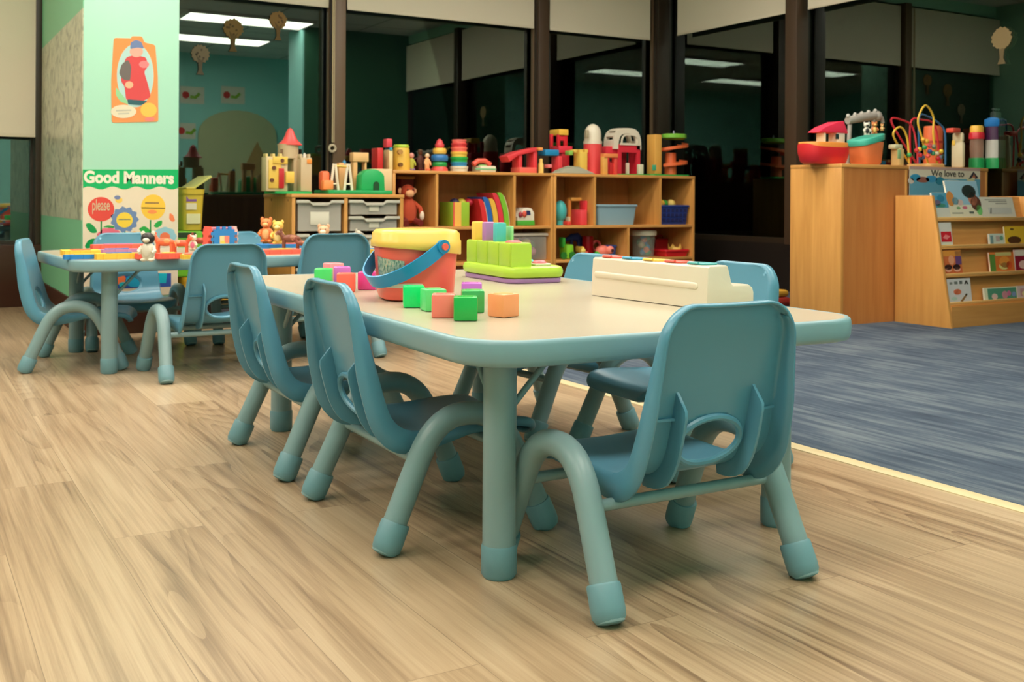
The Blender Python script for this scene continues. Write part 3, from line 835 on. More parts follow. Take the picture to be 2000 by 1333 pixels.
def pop_up_toy():
    rz = R(-4); root = empty('pop_up_toy', (1.4866, 2.549, ZTT), rz)
    tag(root, 'lime green pop-up toy with purple base and three raised coloured blocks', 'pop-up toy')
    lime = plastic((178, 212, 66), .3); lime2 = plastic((172, 204, 62), .32)
    W, L = .178, .33
    m = MB(); m.prism(rrect(W - .012, L - .012, .035), 0, .0125, plastic((168, 122, 178), .35), 'Z', bev=.003); link('purple_base', m, root)
    m = MB(); m.prism(rrect(W, L, .04), .0125, .044, lime, 'Z', bev=.012); link('deck', m, root)
    xl, xr = -W / 2 + .012, -W / 2 + .079
    ys = [-L / 2 + .020 + k * .072 for k in range(5)]
    cols = [None, (84, 190, 186), (176, 122, 178), (246, 200, 84)]
    for k in range(4):
        m = MB(); top = .107
        m.bx(xl, xr, ys[k] + .002, ys[k + 1] - .002, .04, top, lime2, .006); o = link('slot_box', m, root)
        m = MB(); m.bx(xl + .004, xr - .004, ys[k] - .003, ys[k] + .003, .042, top - .006, lime, .0); link('box_joint', m, o)
        ym = (ys[k] + ys[k + 1]) / 2
        if cols[k]:
            m = MB(); m.bx(xl + .005, xl + .036, ym - .016, ym + .010, top - .012, top + .052, plastic(cols[k], .32), .005); o2 = link('pop_block', m, root)
            o2['label'] = {84: 'teal raised block', 176: 'purple raised block', 246: 'yellow raised block'}[cols[k][0]]
            if k > 1: continue
            m = MB(); m.box((xl + .052, ym, top + .020), (.007, .040, .044), plastic((150, 220, 150), .35), .002, Matrix.Identity(4)); link('open_lid', m, root)
        else:
            m = MB(); m.lathe([(.022, 0), (.022, .004), (.015, .007), (0, .007)], plastic((236, 110, 120), .35), ((xl + xr) / 2 - .005, ym, top - .002), 20); link('round_button', m, root)
    for k in range(4):
        ym = (ys[k] + ys[k + 1]) / 2
        m = MB(); bc = [(238, 110, 120), (84, 190, 186), (240, 196, 80), (176, 122, 178)][k]
        m.lathe([(.02, 0), (.02, .008), (.014, .013), (0, .014)], plastic(bc, .35), (xr + .040, ym, .044), 20); m.box((xr + .040, ym, .047), (.05, .046, .006), plastic((220, 216, 190), .4), .002)
        link('key_button', m, root)
pop_up_toy()

def keyboard_toy():
    rz = R(3.4); root = empty('activity_keyboard', (1.4235 + .0675 - .012, 1.657 + .19, ZTT), rz)
    tag(root, 'white plastic activity toy with coloured flap lids, seen from its back', 'toy keyboard')
    wh = plastic((226, 213, 190), .3)
    prof = [(0, .001), (.001, .04), (.004, .085), (.008, .0885), (.058, .0885), (.061, .086), (.072, .05), (.076, .047), (.122, .047), (.132, .041), (.136, .03), (.136, 0.001)]
    prof = [(x - .068, z) for x, z in prof]
    m = MB(); L = .382
    m.prism(prof, -L / 2, L / 2, wh, 'Y', bev=.005); b = link('housing', m, root)
    m = MB(); m.tube([(-.0675, -L / 2 + .035, .046), (-.0675, L / 2 - .02, .05)], .0072, wh, 12, flat=(1, .32)); m.ell((-.0675, -L / 2 + .035, .046), (.0023, .0075, .0072), wh); m.ell((-.0675, L / 2 - .02, .05), (.0023, .0075, .0072), wh); link('back_ridge', m, b)
    for k, c in enumerate(((84, 176, 178), (240, 92, 74), (248, 200, 84), (70, 160, 196), (240, 92, 74))):
        y = -L / 2 + .05 + k * .071
        m = MB(); m.prism(rrect(.046, .062, .016), .0885, .0925, plastic(c, .3), 'Z', M=Matrix.Translation((-.034, y, 0)), bev=.0015); o = link('flap_lid', m, root)
        m = MB(); m.cyl((-.058, y - .014, .0925), (-.058, y + .014, .0925), .003, plastic(c, .3), 8); link('lid_hinge', m, o)
        m = MB()
        yy = y
        cc = ((60, 150, 210), (240, 92, 74), (248, 200, 84), (80, 180, 90), (150, 100, 170))[k]
        m.lathe([(.014, 0), (.014, .006), (.009, .010), (0, .011)], plastic(cc, .3), (.030, yy, .047), 18); link('knob', m, root)
keyboard_toy()

# ------------------------------------------------------------------ things on the back table
def tp(u, v): return onz(u, v, ZTT)
def foam_tile(u, v, wx, wy, rot, c1, c2, label, h=.016):
    p = tp(u, v); t = empty('foam_letter_mat', p, R(rot)); tag(t, label, 'foam mat', 'foam letter mats on the back table')
    m = MB(); n = 7; pts = []
    # jigsaw edge: square teeth all round
    def edge(ax, ay, bx, by):
        dx, dy = (bx - ax) / n, (by - ay) / n; nx, ny = dy, -dx; q = []
        for k in range(n):
            o = .35 if k % 2 else 0
            q += [(ax + dx * k + nx * o * .5, ay + dy * k + ny * o * .5), (ax + dx * (k + 1) + nx * o * .5, ay + dy * (k + 1) + ny * o * .5)]
        return q
    a, b = wx / 2, wy / 2
    for e in ((-a, -b, a, -b), (a, -b, a, b), (a, b, -a, b), (-a, b, -a, -b)): pts += edge(*e)
    q = [pts[0]]
    for z in pts[1:]:
        if (Vector(z) - Vector(q[-1])).length > 1e-5: q.append(z)
    m.prism(q, 0, h, plastic(c1, .8), 'Z'); link('foam_frame', m, t)
    m = MB(); m.prism(rrect(wx * .55, wy * .55, min(wx, wy) * .12), h, h + .003, plastic(c2, .8), 'Z'); link('letter_piece', m, t)
YL, RD, BL = (246, 196, 66), (248, 104, 84), (40, 130, 200)
foam_tile(157, 497.5, .13, .10, 2, YL, RD, 'yellow foam mat at the left corner of the back table', .018)
foam_tile(168, 506, .15, .030, 2, BL, YL, 'narrow blue foam strip lying before the yellow corner mat', .016)
foam_tile(232, 505.5, .16, .045, 2, YL, BL, 'yellow foam strip right of the blue strip at the table edge', .02)
foam_tile(276, 506, .035, .045, 2, RD, YL, 'small coral foam piece between the yellow strip and the cow', .02)
foam_tile(329, 505.5, .085, .05, 2, RD, YL, 'coral foam strip at the table edge below the orange camel', .02)
foam_tile(368, 506, .05, .05, 2, YL, RD, 'yellow foam piece half hidden by the chair back on its right', .016)
foam_tile(228, 492.5, .17, .05, 2, (190, 130, 170), BL, 'lilac foam strip stacked under the long coral strip', .012)
foam_tile(231, 485.5, .22, .06, 2, RD, (190, 130, 170), 'long coral foam strip farthest back, in front of the poster', .018)
foam_tile(548, 496, .16, .07, 2, RD, YL, 'coral foam mat at the table edge between the two chair backs', .018)
foam_tile(556, 483.5, .24, .09, 2, BL, RD, 'blue foam mat under the yellow and orange toy animals', .016)
foam_tile(735, 495.5, .1, .06, 2, YL, BL, 'yellow foam mat showing left of the bucket lid', .018)

P4 = lambda c: plastic(c, .4)
def animal(u, v, h_px, body, spots, label, upright=False, flip=1, lift=0, plane=None, ears=True, neck=.0, hc=None):
    """small moulded animal; (u, v) where it stands"""
    p = plane if plane is not None else tp(u, v)
    p = p + Vector((0, 0, lift)); H = h_px * dist(p) / F
    t = empty('toy_animal', p, -PHI); tag(t, label, 'toy animal', 'small toy animals')
    bm_, sp = plastic(body, .4), plastic(spots, .4)
    m = MB()
    if upright:
        m.ell((0, 0, H * .34), (H * .23, H * .19, H * .33), bm_)
        for s in (-1, 1):
            m.ell((s * H * .13, -H * .06, H * .06), (H * .10, H * .15, H * .06), bm_)
            m.tube([(s * H * .18, -H * .05, H * .5), (s * H * .27, -H * .13, H * .36), (s * H * .2, -H * .2, H * .3)], H * .065, bm_, 8)
        m.ell((0, -H * .12, H * .34), (H * .15, H * .09, H * .22), sp)
        link('body', m, t)
        hm_ = P4(hc) if hc else bm_; m = MB(); m.ell((0, -H * .02, H * .78), (H * .23, H * .2, H * .20), hm_); m.ell((0, -H * .2, H * .72), (H * .12, H * .09, H * .08), sp)
        for s in (-1, 1): m.ell((s * H * .09, -H * .18, H * .82), H * .028, plastic(BLK, .3), None, 8, 6)
        o = link('head', m, t)
        for s in (-1, 1):
            m = MB(); m.ell((s * H * .17, 0, H * .94), (H * .075, H * .04, H * .09), bm_); link('ear', m, o)
    else:
        L = H * .95
        m.ell((0, 0, H * .52), (L * .5, H * .2, H * .2), bm_); m.ell((-flip * L * .12, -H * .1, H * .56), (L * .2, H * .12, H * .13), sp)
        m.tube([(-flip * L * .46, 0, H * .55), (-flip * L * .56, 0, H * .4), (-flip * L * .57, 0, H * .28)], H * .03, sp, 6)
        m.tube([(flip * L * .36, 0, H * .55), (flip * L * .5, 0, H * (.74 + neck))], H * .12, bm_, 10)
        link('body', m, t)
        for sx in (-1, 1):
            for sy in (-1, 1):
                m = MB(); m.tube([(sx * L * .34, sy * H * .11, H * .45), (sx * L * .36, sy * H * .12, H * .2), (sx * L * .35, sy * H * .12, .0)], .1, bm_, 8, radii=[H * .085, H * .06, H * .07]); link('leg', m, t)
        m = MB(); m.ell((flip * L * .58, 0, H * (.80 + neck)), (H * .17, H * .12, H * .12), bm_); m.ell((flip * L * .72, 0, H * (.76 + neck)), (H * .09, H * .085, H * .08), sp)
        o = link('head', m, t)
        if ears:
            for s in (-1, 1):
                m = MB(); m.ell((flip * L * .5, s * H * .1, H * (.93 + neck)), (H * .04, H * .03, H * .08), bm_); link('ear', m, o)
    return t
animal(289, 511, 58, (236, 226, 206), (226, 216, 196), 'white toy cow with a black head at the edge of the back table', upright=True, hc=(44, 36, 32))
animal(322, 494, 40, (240, 104, 62), (252, 150, 90), 'orange-red toy camel in the middle of the back table', flip=-1)
animal(353, 493, 34, (238, 96, 60), (250, 160, 120), 'orange-red toy camel facing away, right of the other camel', flip=1)
animal(377, 489, 30, (234, 214, 190), (226, 110, 140), 'cream toy animal with pink patches behind the camels', upright=True)
animal(391, 487, 32, (150, 56, 40), (190, 90, 60), 'dark red toy animal just left of the foam house', flip=-1)
animal(520, 482, 48, (236, 130, 66), (248, 176, 110), 'orange upright toy cat left of the yellow one', upright=True, lift=.02)
animal(543, 486, 46, (244, 196, 92), (250, 222, 150), 'yellow upright toy bear on the blue foam mat', upright=True, lift=.02)
animal(568, 487, 40, (130, 70, 50), (170, 110, 80), 'brown toy horse right of the yellow bear', flip=-1, lift=.0)
animal(590, 489, 26, (140, 66, 46), (180, 110, 80), 'small brown toy calf beside the tall chair back', flip=-1)
animal(632, 489, 50, (222, 170, 130), (240, 214, 186), 'tan toy puppy with pale muzzle, in front of the drawers', upright=True)
animal(676, 489, 42, (196, 184, 166), (150, 140, 130), 'grey toy elephant behind the chair back, before the drawers', flip=1)

def foam_house():
    p = tp(437, 493); d = dist(p); k = d / F; H = 52 * k; w, dp = .052 * d / 4.2 * 1.9, .09
    t = empty('foam_block_house', p, R(1)); tag(t, 'house of blue and coral interlocking foam panels on the back table', 'foam house')
    def panel(W, Hh, n):
        # outline with square teeth, and a square opening
        q = []
        def edge(ax, ay, bx, by):
            dx, dy = (bx - ax) / n, (by - ay) / n; nx, ny = dy, -dx
            for i in range(n):
                o = .95 if i % 2 else -.0
                q.extend([(ax + dx * i + nx * o, ay + dy * i + ny * o), (ax + dx * (i + 1) + nx * o, ay + dy * (i + 1) + ny * o)])
        a = W / 2
        edge(-a, 0, a, 0); edge(a, 0, a, Hh); edge(a, Hh, -a, Hh); edge(-a, Hh, -a, 0)
        r = [q[0]]
        for z in q[1:]:
            if (Vector(z) - Vector(r[-1])).length > 1e-5: r.append(z)
        return r
    W = .105
    m = MB(); pn = panel(W * .80, H * .76, 7)
    z0 = -min(z for x, z in pn)
    m.prism([(x, z + z0) for x, z in pn], -.008, .008, plastic((46, 128, 196), .8), 'Y'); f = link('front_panel', m, t)
    m = MB(); m.bx(-W * .18, W * .18, -.011, -.008, H * .2, H * .62, plastic((240, 206, 150), .8)); m.bx(-W * .0, W * .18, -.0125, -.011, H * .36, H * .62, plastic((236, 130, 110), .8)); m.bx(-W * .16, W * .02, -.0125, -.011, H * .22, H * .42, plastic((250, 208, 90), .8)); link('window_piece', m, f)
    for sx, c, nm in ((-1, (250, 98, 82), 'side_panel'), (1, (236, 190, 180), 'side_panel')):
        m = MB(); pn = panel(.075, H * .76, 7)
        m.prism([(x + .05, z + z0) for x, z in pn], sx * (W / 2) - .008, sx * (W / 2) + .008, plastic(c, .8), 'X'); link(nm, m, t)
    m = MB(); m.bx(-W * .42, W * .42, .012, .088, H * .80, H * .80 + .014, plastic((236, 140, 150), .8)); link('roof_panel', m, t)
foam_house()
# ------------------------------------------------------------------ storage furniture along the far windows
def PX(u, y, v=390): return ony(u, v, y).x
def PZ(u, v, y): return ony(u, v, y).z
def KM(u, y): return dist(ony(u, 390, y)) / F             # metres per pixel there

def pb(m, u0, v0, u1, v1, y0, dep, mat, bev=.004, zb=None, zt=None):
    """box whose picture silhouette is u0..u1, v0..v1, front face on the plane y0"""
    x0, x1 = PX(u0, y0 + dep), PX(u1, y0)
    if x1 - x0 < .008: x0, x1 = PX(u0, y0), PX(u1, y0)
    um = (u0 + u1) / 2
    z1 = PZ(um, v0, y0) if zt is None else zt
    z0 = PZ(um, v1, y0) if zb is None else zb
    m.bx(x0, x1, y0, y0 + dep, z0, z1, mat, bev); return x0, x1, z0, z1
def pl(m, u, w, v0, v1, y, mat, prof=None, zb=None, n=24, sy=1):
    """lathe standing at picture column u, w pixels wide; prof: (radius share, height share)"""
    k = KM(u, y); z1 = PZ(u, v0, y); z0 = PZ(u, v1, y) if zb is None else zb
    prof = prof or [(1, 0), (1, 1)]
    m.lathe([(a * w * k / 2, b * (z1 - z0)) for a, b in prof], mat, (PX(u, y), y, z0), n, sy=sy); return z0, z1
P_ = plastic

# ---- drawer cabinet
YC = 5.60; cx0, cx1 = PX(570, YC), PX(788, YC); ZC1 = .667; cdep = .50
t = Thing('drawer_cabinet', 'low maple cabinet with clear grey trays, below the toy castle', 'cabinet')
m = MB(); T_ = .02
m.bx(cx0, cx0 + T_, YC, YC + cdep, 0.03, ZC1 - T_, M_MAPLE); m.bx(cx1 - T_, cx1, YC, YC + cdep, .03, ZC1 - T_, M_MAPLE)
cm = PX(676, YC); m.bx(cm - .01, cm + .01, YC + .002, YC + cdep - .01, .05, ZC1 - T_, M_MAPLE)
m.bx(cx0 - .004, cx1 + .004, YC - .004, YC + cdep, ZC1 - T_, ZC1, M_MAPLEX, .002); m.bx(cx0 + T_, cx1 - T_, YC + .01, YC + cdep, .03, .05, M_MAPLEX)
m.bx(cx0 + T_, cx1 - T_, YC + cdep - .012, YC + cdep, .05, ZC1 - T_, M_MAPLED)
for dx in (.04, .06): pass
body_i = t.part('body', m)
m = MB()
for yy in (YC + .06, YC + .36): m.cyl((cx0 - .002, yy, ZC1 - .035), (cx0 + .001, yy, ZC1 - .035), .008, P_((150, 100, 50), .5), 12)
t.part('side_plug', m, body_i)
m = MB()
for xx in (cx0 + .05, cx1 - .05):
    for yy in (YC + .05, YC + cdep - .05): m.cyl((xx, yy, 0), (xx, yy, .03), .018, P_(BLK, .5), 12)
t.part('foot', m)
TR = clear_plastic('clear_grey_tray', (186, 178, 164), .82, .3); M_LABEL = P_((226, 218, 196), .6); M_DARKIN = P_((70, 44, 34), .8)
def tray(x0, x1, z0, z1, wl):
    i = None; m = MB(); xm = (x0 + x1) / 2; w = (x1 - x0)
    m.bx(x0 + .02, x1 - .02, YC + .012, YC + .40, z0, z0 + .006, TR)
    m.bx(x0 + .018, x1 - .018, YC + .008, YC + .014, z0, z1 - .012, TR); m.bx(x0 + .018, x0 + .024, YC + .014, YC + .40, z0, z1 - .012, TR); m.bx(x1 - .024, x1 - .018, YC + .014, YC + .40, z0, z1 - .012, TR)
    i = t.part('tray', m)
    m = MB(); c = w * .17; rim = P_((196, 190, 172), .35)
    poly = [(x0 + .006, z1), (xm - c - .02, z1), (xm - c, z1 - .018), (xm + c, z1 - .018), (xm + c + .02, z1), (x1 - .006, z1), (x1 - .006, z1 - .017), (xm + c + .012, z1 - .017), (xm + c - .004, z1 - .032), (xm - c + .004, z1 - .032), (xm - c - .012, z1 - .017), (x0 + .006, z1 - .017)]
    m.prism(poly, YC - .012, YC + .010, rim, 'Y', bev=.002); t.part('tray_rim', m, i)
    m = MB(); h = (z1 - z0); m.bx(xm - wl / 2, xm + wl / 2, YC + .003, YC + .008, z0 + h * .2, z0 + h * .2 + min(.075, h * .42), M_LABEL, .002); t.part('label_card', m, i)
    m = MB(); m.bx(x0 + .04, x1 - .04, YC + .06, YC + .36, z0 + .008, z0 + (z1 - z0) * .62, P_((150, 120, 110), .8)); t.part('contents', m, i)
zt_ = PZ(620, 391, YC)
for q in range(3): tray(cx0 + T_, cm - .01, max(.052, zt_ - .172 - q * .187), zt_ - q * .187, .11)
zt_ = PZ(730, 391, YC)
for q in range(6): tray(cm + .01, cx1 - T_, max(.052, zt_ - .082 - q * .0925), zt_ - q * .0925, .06)
t.done()

# ---- two open shelf units
YF = 5.994; SD = .38; ZS = .82
UL0, UL1 = PX(767, YF), PX(1081, YF); UR0, UR1 = UL1 + .004, PX(1357, YF)
ZM, ZL = .468, .236
def shelf_unit(name, label, x0, x1, divs, ldivs):
    t = Thing(name, label, 'shelf unit', 'maple shelf units under the far windows'); b = .019
    m = MB(); m.bx(x0, x1, YF - .002, YF + SD, ZS - b, ZS, M_MAPLEX, .002); t.part('top_board', m)
    for xx in (x0, x1 - b):
        m = MB(); m.bx(xx, xx + b, YF, YF + SD, 0, ZS - b, M_MAPLE, .0015); t.part('side_panel', m)
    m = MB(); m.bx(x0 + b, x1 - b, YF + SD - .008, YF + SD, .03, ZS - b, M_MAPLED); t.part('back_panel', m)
    for z in (ZM, ZL, .07):
        m = MB(); m.bx(x0 + b, x1 - b, YF + .001, YF + SD - .008, z - b, z, M_MAPLEX, .0015); t.part('shelf_board', m)
    for xx in divs:
        m = MB(); m.bx(xx - b / 2, xx + b / 2, YF + .001, YF + SD - .008, ZM, ZS - b, M_MAPLE); t.part('divider', m)
    for xx in ldivs:
        m = MB(); m.bx(xx - b / 2, xx + b / 2, YF + .001, YF + SD - .008, ZL, ZM - b, M_MAPLE); t.part('divider', m)
    t.done()
shelf_unit('shelf_unit', 'maple shelf unit holding the monkey doll and the striped box, left of the pair', UL0, UL1, [PX(853.5, YF), PX(1005, YF)], [PX(975, YF)])
shelf_unit('shelf_unit', 'maple shelf unit holding the pale blue bin and blue basket, right of the pair', UR0, UR1, [PX(1162, YF), PX(1290, YF)], [PX(1228, YF)])

# ------------------------------------------------------------------ toys on the drawer cabinet
Z1 = ZC1 + .0008
YT = 5.70
stone = P_((206, 180, 142), .6); yl = P_((240, 196, 84), .45); gr = P_((46, 176, 92), .45)
t = Thing('toy_castle', 'toy castle with a red cone roof, beige walls and a yellow front', 'toy castle')
m = MB(); x0, x1 = PX(514, YT + .22), PX(612, YT)
m.prism([(x, y) for x, y in rrect(x1 - x0, .26, .05)], Z1, Z1 + .012, gr, 'Z', M=Matrix.Translation(((x0 + x1) / 2, YT + .11, 0))); t.part('green_base', m)
zb = Z1 + .012
m = MB(); pb(m, 576, 308, 609, 370, YT, .1, stone, .004, zb); pb(m, 562, 304, 590, 372, YT + .07, .10, stone, .004, zb)
for uu in (578, 594): pb(m, uu + 2, 301, uu + 12, 308, YT + .01, .05, stone, .003, PZ(590, 310, YT))
t.part('wall', m)
m = MB(); pb(m, 510, 306, 562, 370, YT + .01, .09, P_((222, 196, 150), .6), .004, zb)
for uu in (510, 524, 538): pb(m, uu + 3, 300, uu + 13, 308, YT + .02, .05, P_((226, 200, 130), .6), .003, PZ(535, 308, YT + .01))
i = t.part('gatehouse', m)
m = MB(); pb(m, 524, 312, 549, 368, YT + .002, .008, yl, .002); pb(m, 532, 306, 562, 320, YT - .004, .012, yl, .002); pb(m, 556, 335, 575, 358, YT - .012, .02, yl, .004); t.part('yellow_front', m, i)
m = MB()
for (u, v) in ((535, 328), (531, 352), (551, 314)): pl_x = PX(u, YT - .002); m.cyl((pl_x, YT - .006, PZ(u, v, YT)), (pl_x, YT + .002, PZ(u, v, YT)), .011, P_(BRN, .7), 14)
t.part('window', m, i)
m = MB(); pb(m, 544, 329, 555, 368, YT - .004, .006, P_((196, 30, 36), .5), .002); t.part('red_door', m, i)
m = MB(); pl(m, 562, 40, 282, 306, YT + .12, stone, [(1, 0), (1, .8), (1.04, 1)], PZ(562, 310, YT + .12)); i = t.part('tower', m)
m = MB(); m.bx(PX(547, YT + .05), PX(553, YT + .05), YT + .05, YT + .056, PZ(550, 304, YT + .05), PZ(550, 291, YT + .05), P_((120, 90, 60), .7), .002); t.part('tower_window', m, i)
m = MB(); pl(m, 566, 46, 250, 284, YT + .12, P_((240, 84, 80), .4), [(.0, 0), (1, 0), (1.0, .05), (.62, .3), (.42, .6), (.28, .85), (.12, .97), (0, 1)]); t.part('roof', m)
m = MB(); pl(m, 594, 8, 299, 312, YT + .04, P_((214, 204, 190), .5), [(1, 0), (.8, .7), (.3, 1), (0, 1)]); t.part('figure', m)
m = MB(); pb(m, 597, 311, 609, 320, YT - .003, .02, P_((246, 150, 60), .5), .002); t.part('orange_shield', m); t.done()

t = Thing('toy_playground', 'toy playground on a wavy green base with white swing frames and orange slide', 'toy playground')
YP = 5.66
m = MB(); x0, x1 = PX(618, YP + .2), PX(768, YP)
pts = [(x0 + (x1 - x0) * q / 12, YP + .012 * math.sin(q * 1.7)) for q in range(13)] + [(x1, YP + .25)] + [(x0 + (x1 - x0) * q / 6, YP + .24 + .015 * math.sin(q * 2)) for q in range(5, -1, -1)]
m.prism(pts, Z1, Z1 + .022, P_((32, 164, 92), .45), 'Z', bev=.005); t.part('green_base', m)
zb = Z1 + .022
m = MB(); pb(m, 621, 334, 645, 366, YP + .06, .07, P_((250, 122, 76), .45), .014, zb); pb(m, 626, 352, 652, 366, YP + .03, .05, P_((250, 150, 84), .45), .008, zb); t.part('orange_slide', m)
wh = P_((236, 222, 196), .5)
for uu in (653, 680):
    m = MB(); k = KM(uu, YP + .05)
    xt = PX(uu, YP + .05); zt = PZ(uu, 320, YP + .05)
    for s in (-1, 1): m.cyl((xt + s * 8 * k, YP + .05, zb), (xt + s * 1.5 * k, YP + .05, zt), .008, wh, 10)
    m.cyl((xt - 5 * k, YP + .05, zb + .035), (xt + 5 * k, YP + .05, zb + .035), .005, wh, 8); t.part('swing_frame', m)
m = MB(); m.cyl((PX(652, YP + .05), YP + .05, PZ(652, 324, YP + .05)), (PX(682, YP + .05), YP + .05, PZ(682, 326, YP + .05)), .007, P_((240, 196, 90), .5), 8); t.part('swing_bar', m)
m = MB(); pb(m, 682, 298, 720, 316, YP + .13, .06, P_((232, 182, 122), .5), .004); pb(m, 684, 316, 698, 366, YP + .135, .05, P_((228, 176, 112), .5), .003, zb); pb(m, 706, 316, 716, 366, YP + .135, .05, P_((228, 176, 112), .5), .003, zb); pb(m, 657, 318, 676, 340, YP + .12, .04, P_((228, 170, 110), .5), .003, zb); t.part('tower', m)
m = MB(); pb(m, 714, 330, 766, 362, YP + .14, .09, P_((236, 200, 150), .5), .004, zb); t.part('playhouse', m)
m = MB(); k = KM(727, YP + .08); cxx, rr = PX(724, YP + .06), 25 * k; zz = PZ(724, 342, YP + .06)
pts = [(cxx - rr, zb), (cxx + rr, zb)] + [(cxx + rr * math.cos(R(a)), zz + (rr * .8) * math.sin(R(a)) - rr * .35) for a in range(20, 170, 10)]
m.prism(pts, YP + .022, YP + .11, P_((34, 170, 92), .42), 'Y', bev=.006); i = t.part('green_tunnel', m)
m = MB(); ax = PX(735, YP + .018); pts = [(ax - .018, zb), (ax + .018, zb)] + [(ax + .018 * math.cos(R(a)), zb + .032 + .02 * math.sin(R(a))) for a in range(0, 181, 20)]
m.prism(pts, YP + .018, YP + .0225, P_((10, 66, 30), .8), 'Y'); t.part('tunnel_mouth', m, i)
m = MB(); pl(m, 672, 7, 313, 322, YP + .13, P_((60, 140, 190), .4), [(1, 0), (1, .5), (.6, 1), (0, 1)]); t.part('blue_figure', m); t.done()

# ------------------------------------------------------------------ toys on the shelf units' tops
Z2 = ZS + .0008; YQ = 6.06
def arch_pts(xa, xb, z0, z1, n=10):
    r = (xb - xa) / 2; xm = (xa + xb) / 2; h = max(z1 - r, z0 + .001)
    return [(xa, z0), (xb, z0)] + [(xm + r * math.cos(PI * q / n), h + (z1 - h) * math.sin(PI * q / n)) for q in range(n + 1)]
def parch(m, u0, v0, u1, v1, y, dep, mat, zb=None):
    um = (u0 + u1) / 2; z0 = PZ(um, v1, y) if zb is None else zb
    m.prism(arch_pts(PX(u0, y), PX(u1, y), z0, PZ(um, v0, y)), y, y + dep, mat, 'Y')

t = Thing('toy_house', 'red and cream toy house topped by a red block, leftmost on the tall shelf', 'toy house')
m = MB(); pb(m, 737, 289, 748, 331, YQ, .10, P_((216, 48, 44), .45), .004, Z2); t.part('red_wing', m)
m = MB(); pb(m, 748, 292, 767, 331, YQ + .01, .09, P_((238, 212, 150), .5), .005, Z2); i = t.part('cream_wing', m)
m = MB(); pb(m, 751, 288, 766, 294, YQ + .004, .08, P_((60, 160, 190), .45), .003); t.part('blue_band', m, i)
m = MB(); pb(m, 747, 271, 766, 288, YQ + .015, .06, P_((232, 74, 84), .45), .006); t.part('red_top', m); t.done()
t = Thing('toy_tree_house', 'yellow barrel shaped toy house with a lime lid and round holes', 'toy house')
m = MB(); pl(m, 783, 35, 288, 332, YQ + .09, P_((238, 192, 78), .45), [(1, 0), (1.02, .3), (.92, .9), (.84, 1)], Z2); i = t.part('barrel', m)
m = MB(); pl(m, 783, 31, 283, 289, YQ + .09, P_((176, 206, 60), .4), [(1, 0), (1.04, .4), (.9, 1)]); t.part('lime_lid', m)
m = MB()
for (u, v, r) in ((781, 322, .013), (780, 297, .016)):
    p = ony(u, v, YQ + .025); m.cyl((p.x, YQ + .004, p.z), (p.x, YQ + .03, p.z), r, P_((190, 140, 70) if v < 300 else (120, 80, 30), .6), 14)
t.part('hole', m, i)
t.done()

def doll(u, w, v0, v1, y, skin, shirt, trousers, label, hat=None, cat='doll', zb=Z2, sit=False, grp=None):
    t = Thing('toy_doll', label, cat, grp); k = KM(u, y); z1 = PZ(u, v0, y); H = z1 - zb; x = PX(u, y); r = w * k / 2
    m = MB(); m.lathe([(r * .62, H * .0), (r * .75, H * .03), (r * .72, H * .3), (r * .8, H * .48), (r * .66, H * .58), (r * .3, H * .63), (0, H * .63)], P_(shirt, .7), (x, y, zb), 18, sy=.8)
    for s in (-1, 1): m.tube([(x + s * r * .55, y, zb + H * .55), (x + s * r * .95, y - r * .3, zb + H * .4), (x + s * r * .8, y - r * .8, zb + H * .28)], r * .2, P_(shirt, .7), 8)
    for s in (-1, 1): m.ell((x + s * r * .42, y - r * .55, zb + H * .06), (r * .34, r * .6, H * .06), P_(trousers, .7), None, 10, 8)
    t.part('body', m)
    m = MB(); hr = min(r * .72, H * .2); m.ell((x, y - r * .05, zb + H * .63 + hr * .86), (hr, hr * .92, hr), P_(skin, .55))
    for s in (-1, 1): m.ell((x + s * hr * .36, y - hr * .93, zb + H * .63 + hr * .95), hr * .1, P_(BLK, .3), None, 8, 6)
    i = t.part('head', m)
    if hat:
        m = MB(); m.lathe([(hr * 1.7, 0), (hr * 1.75, hr * .08), (hr * .95, hr * .16), (hr * .85, hr * .75), (hr * .5, hr * .9), (0, hr * .85)], P_(hat, .7), (x, y, zb + H * .63 + hr * 1.35), 20); t.part('hat', m, i)
    return t.done()
doll(803, 15, 294, 331, YQ + .10, (232, 160, 150), (190, 190, 70), (150, 110, 170), 'small soft doll with a pink round head right of the yellow barrel house', grp='dolls on the tall shelf')
doll(820, 13, 283, 331, YQ + .16, (120, 70, 44), (90, 46, 34), (110, 30, 30), 'brown cowboy doll with a wide brown hat on the tall shelf', hat=(96, 66, 42), grp='dolls on the tall shelf')
doll(834, 13, 293, 331, YQ + .06, (240, 206, 168), (244, 176, 120), (238, 110, 80), 'pale toy figure with an orange shirt left of the stacking cone', grp='dolls on the tall shelf')

t = Thing('stacking_rings', 'ring stacker cone with green, blue and yellow rings and red peak', 'stacking toy')
y = YQ + .10; u = 858
m = MB(); pl(m, u, 33, 326, 332, y, P_((236, 84, 76), .4), [(1, 0), (1, .5), (.8, 1)], Z2); t.part('base', m)
zc = PZ(u, 327, y)
for (v1, v0, w, c) in ((327, 316, 29, (40, 158, 74)), (316, 302, 34, (52, 120, 186)), (302, 289, 27, (244, 196, 84)), (289, 280, 18, (232, 80, 84))):
    m = MB(); pl(m, u, w, v0, v1, y, P_(c, .35), [(.55, 0), (.9, .08), (1, .35), (1, .65), (.9, .92), (.55, 1)]); t.part('ring', m)
m = MB(); pl(m, u, 14, 271, 281, y, P_((226, 72, 78), .35), [(1, 0), (.9, .4), (.5, .85), (0, 1)]); t.part('peak', m); t.done()
t = Thing('stacking_cups', 'tower of nested cups, blue and green below, yellow, coral and red above', 'stacking toy')
u = 896; y = YQ + .10
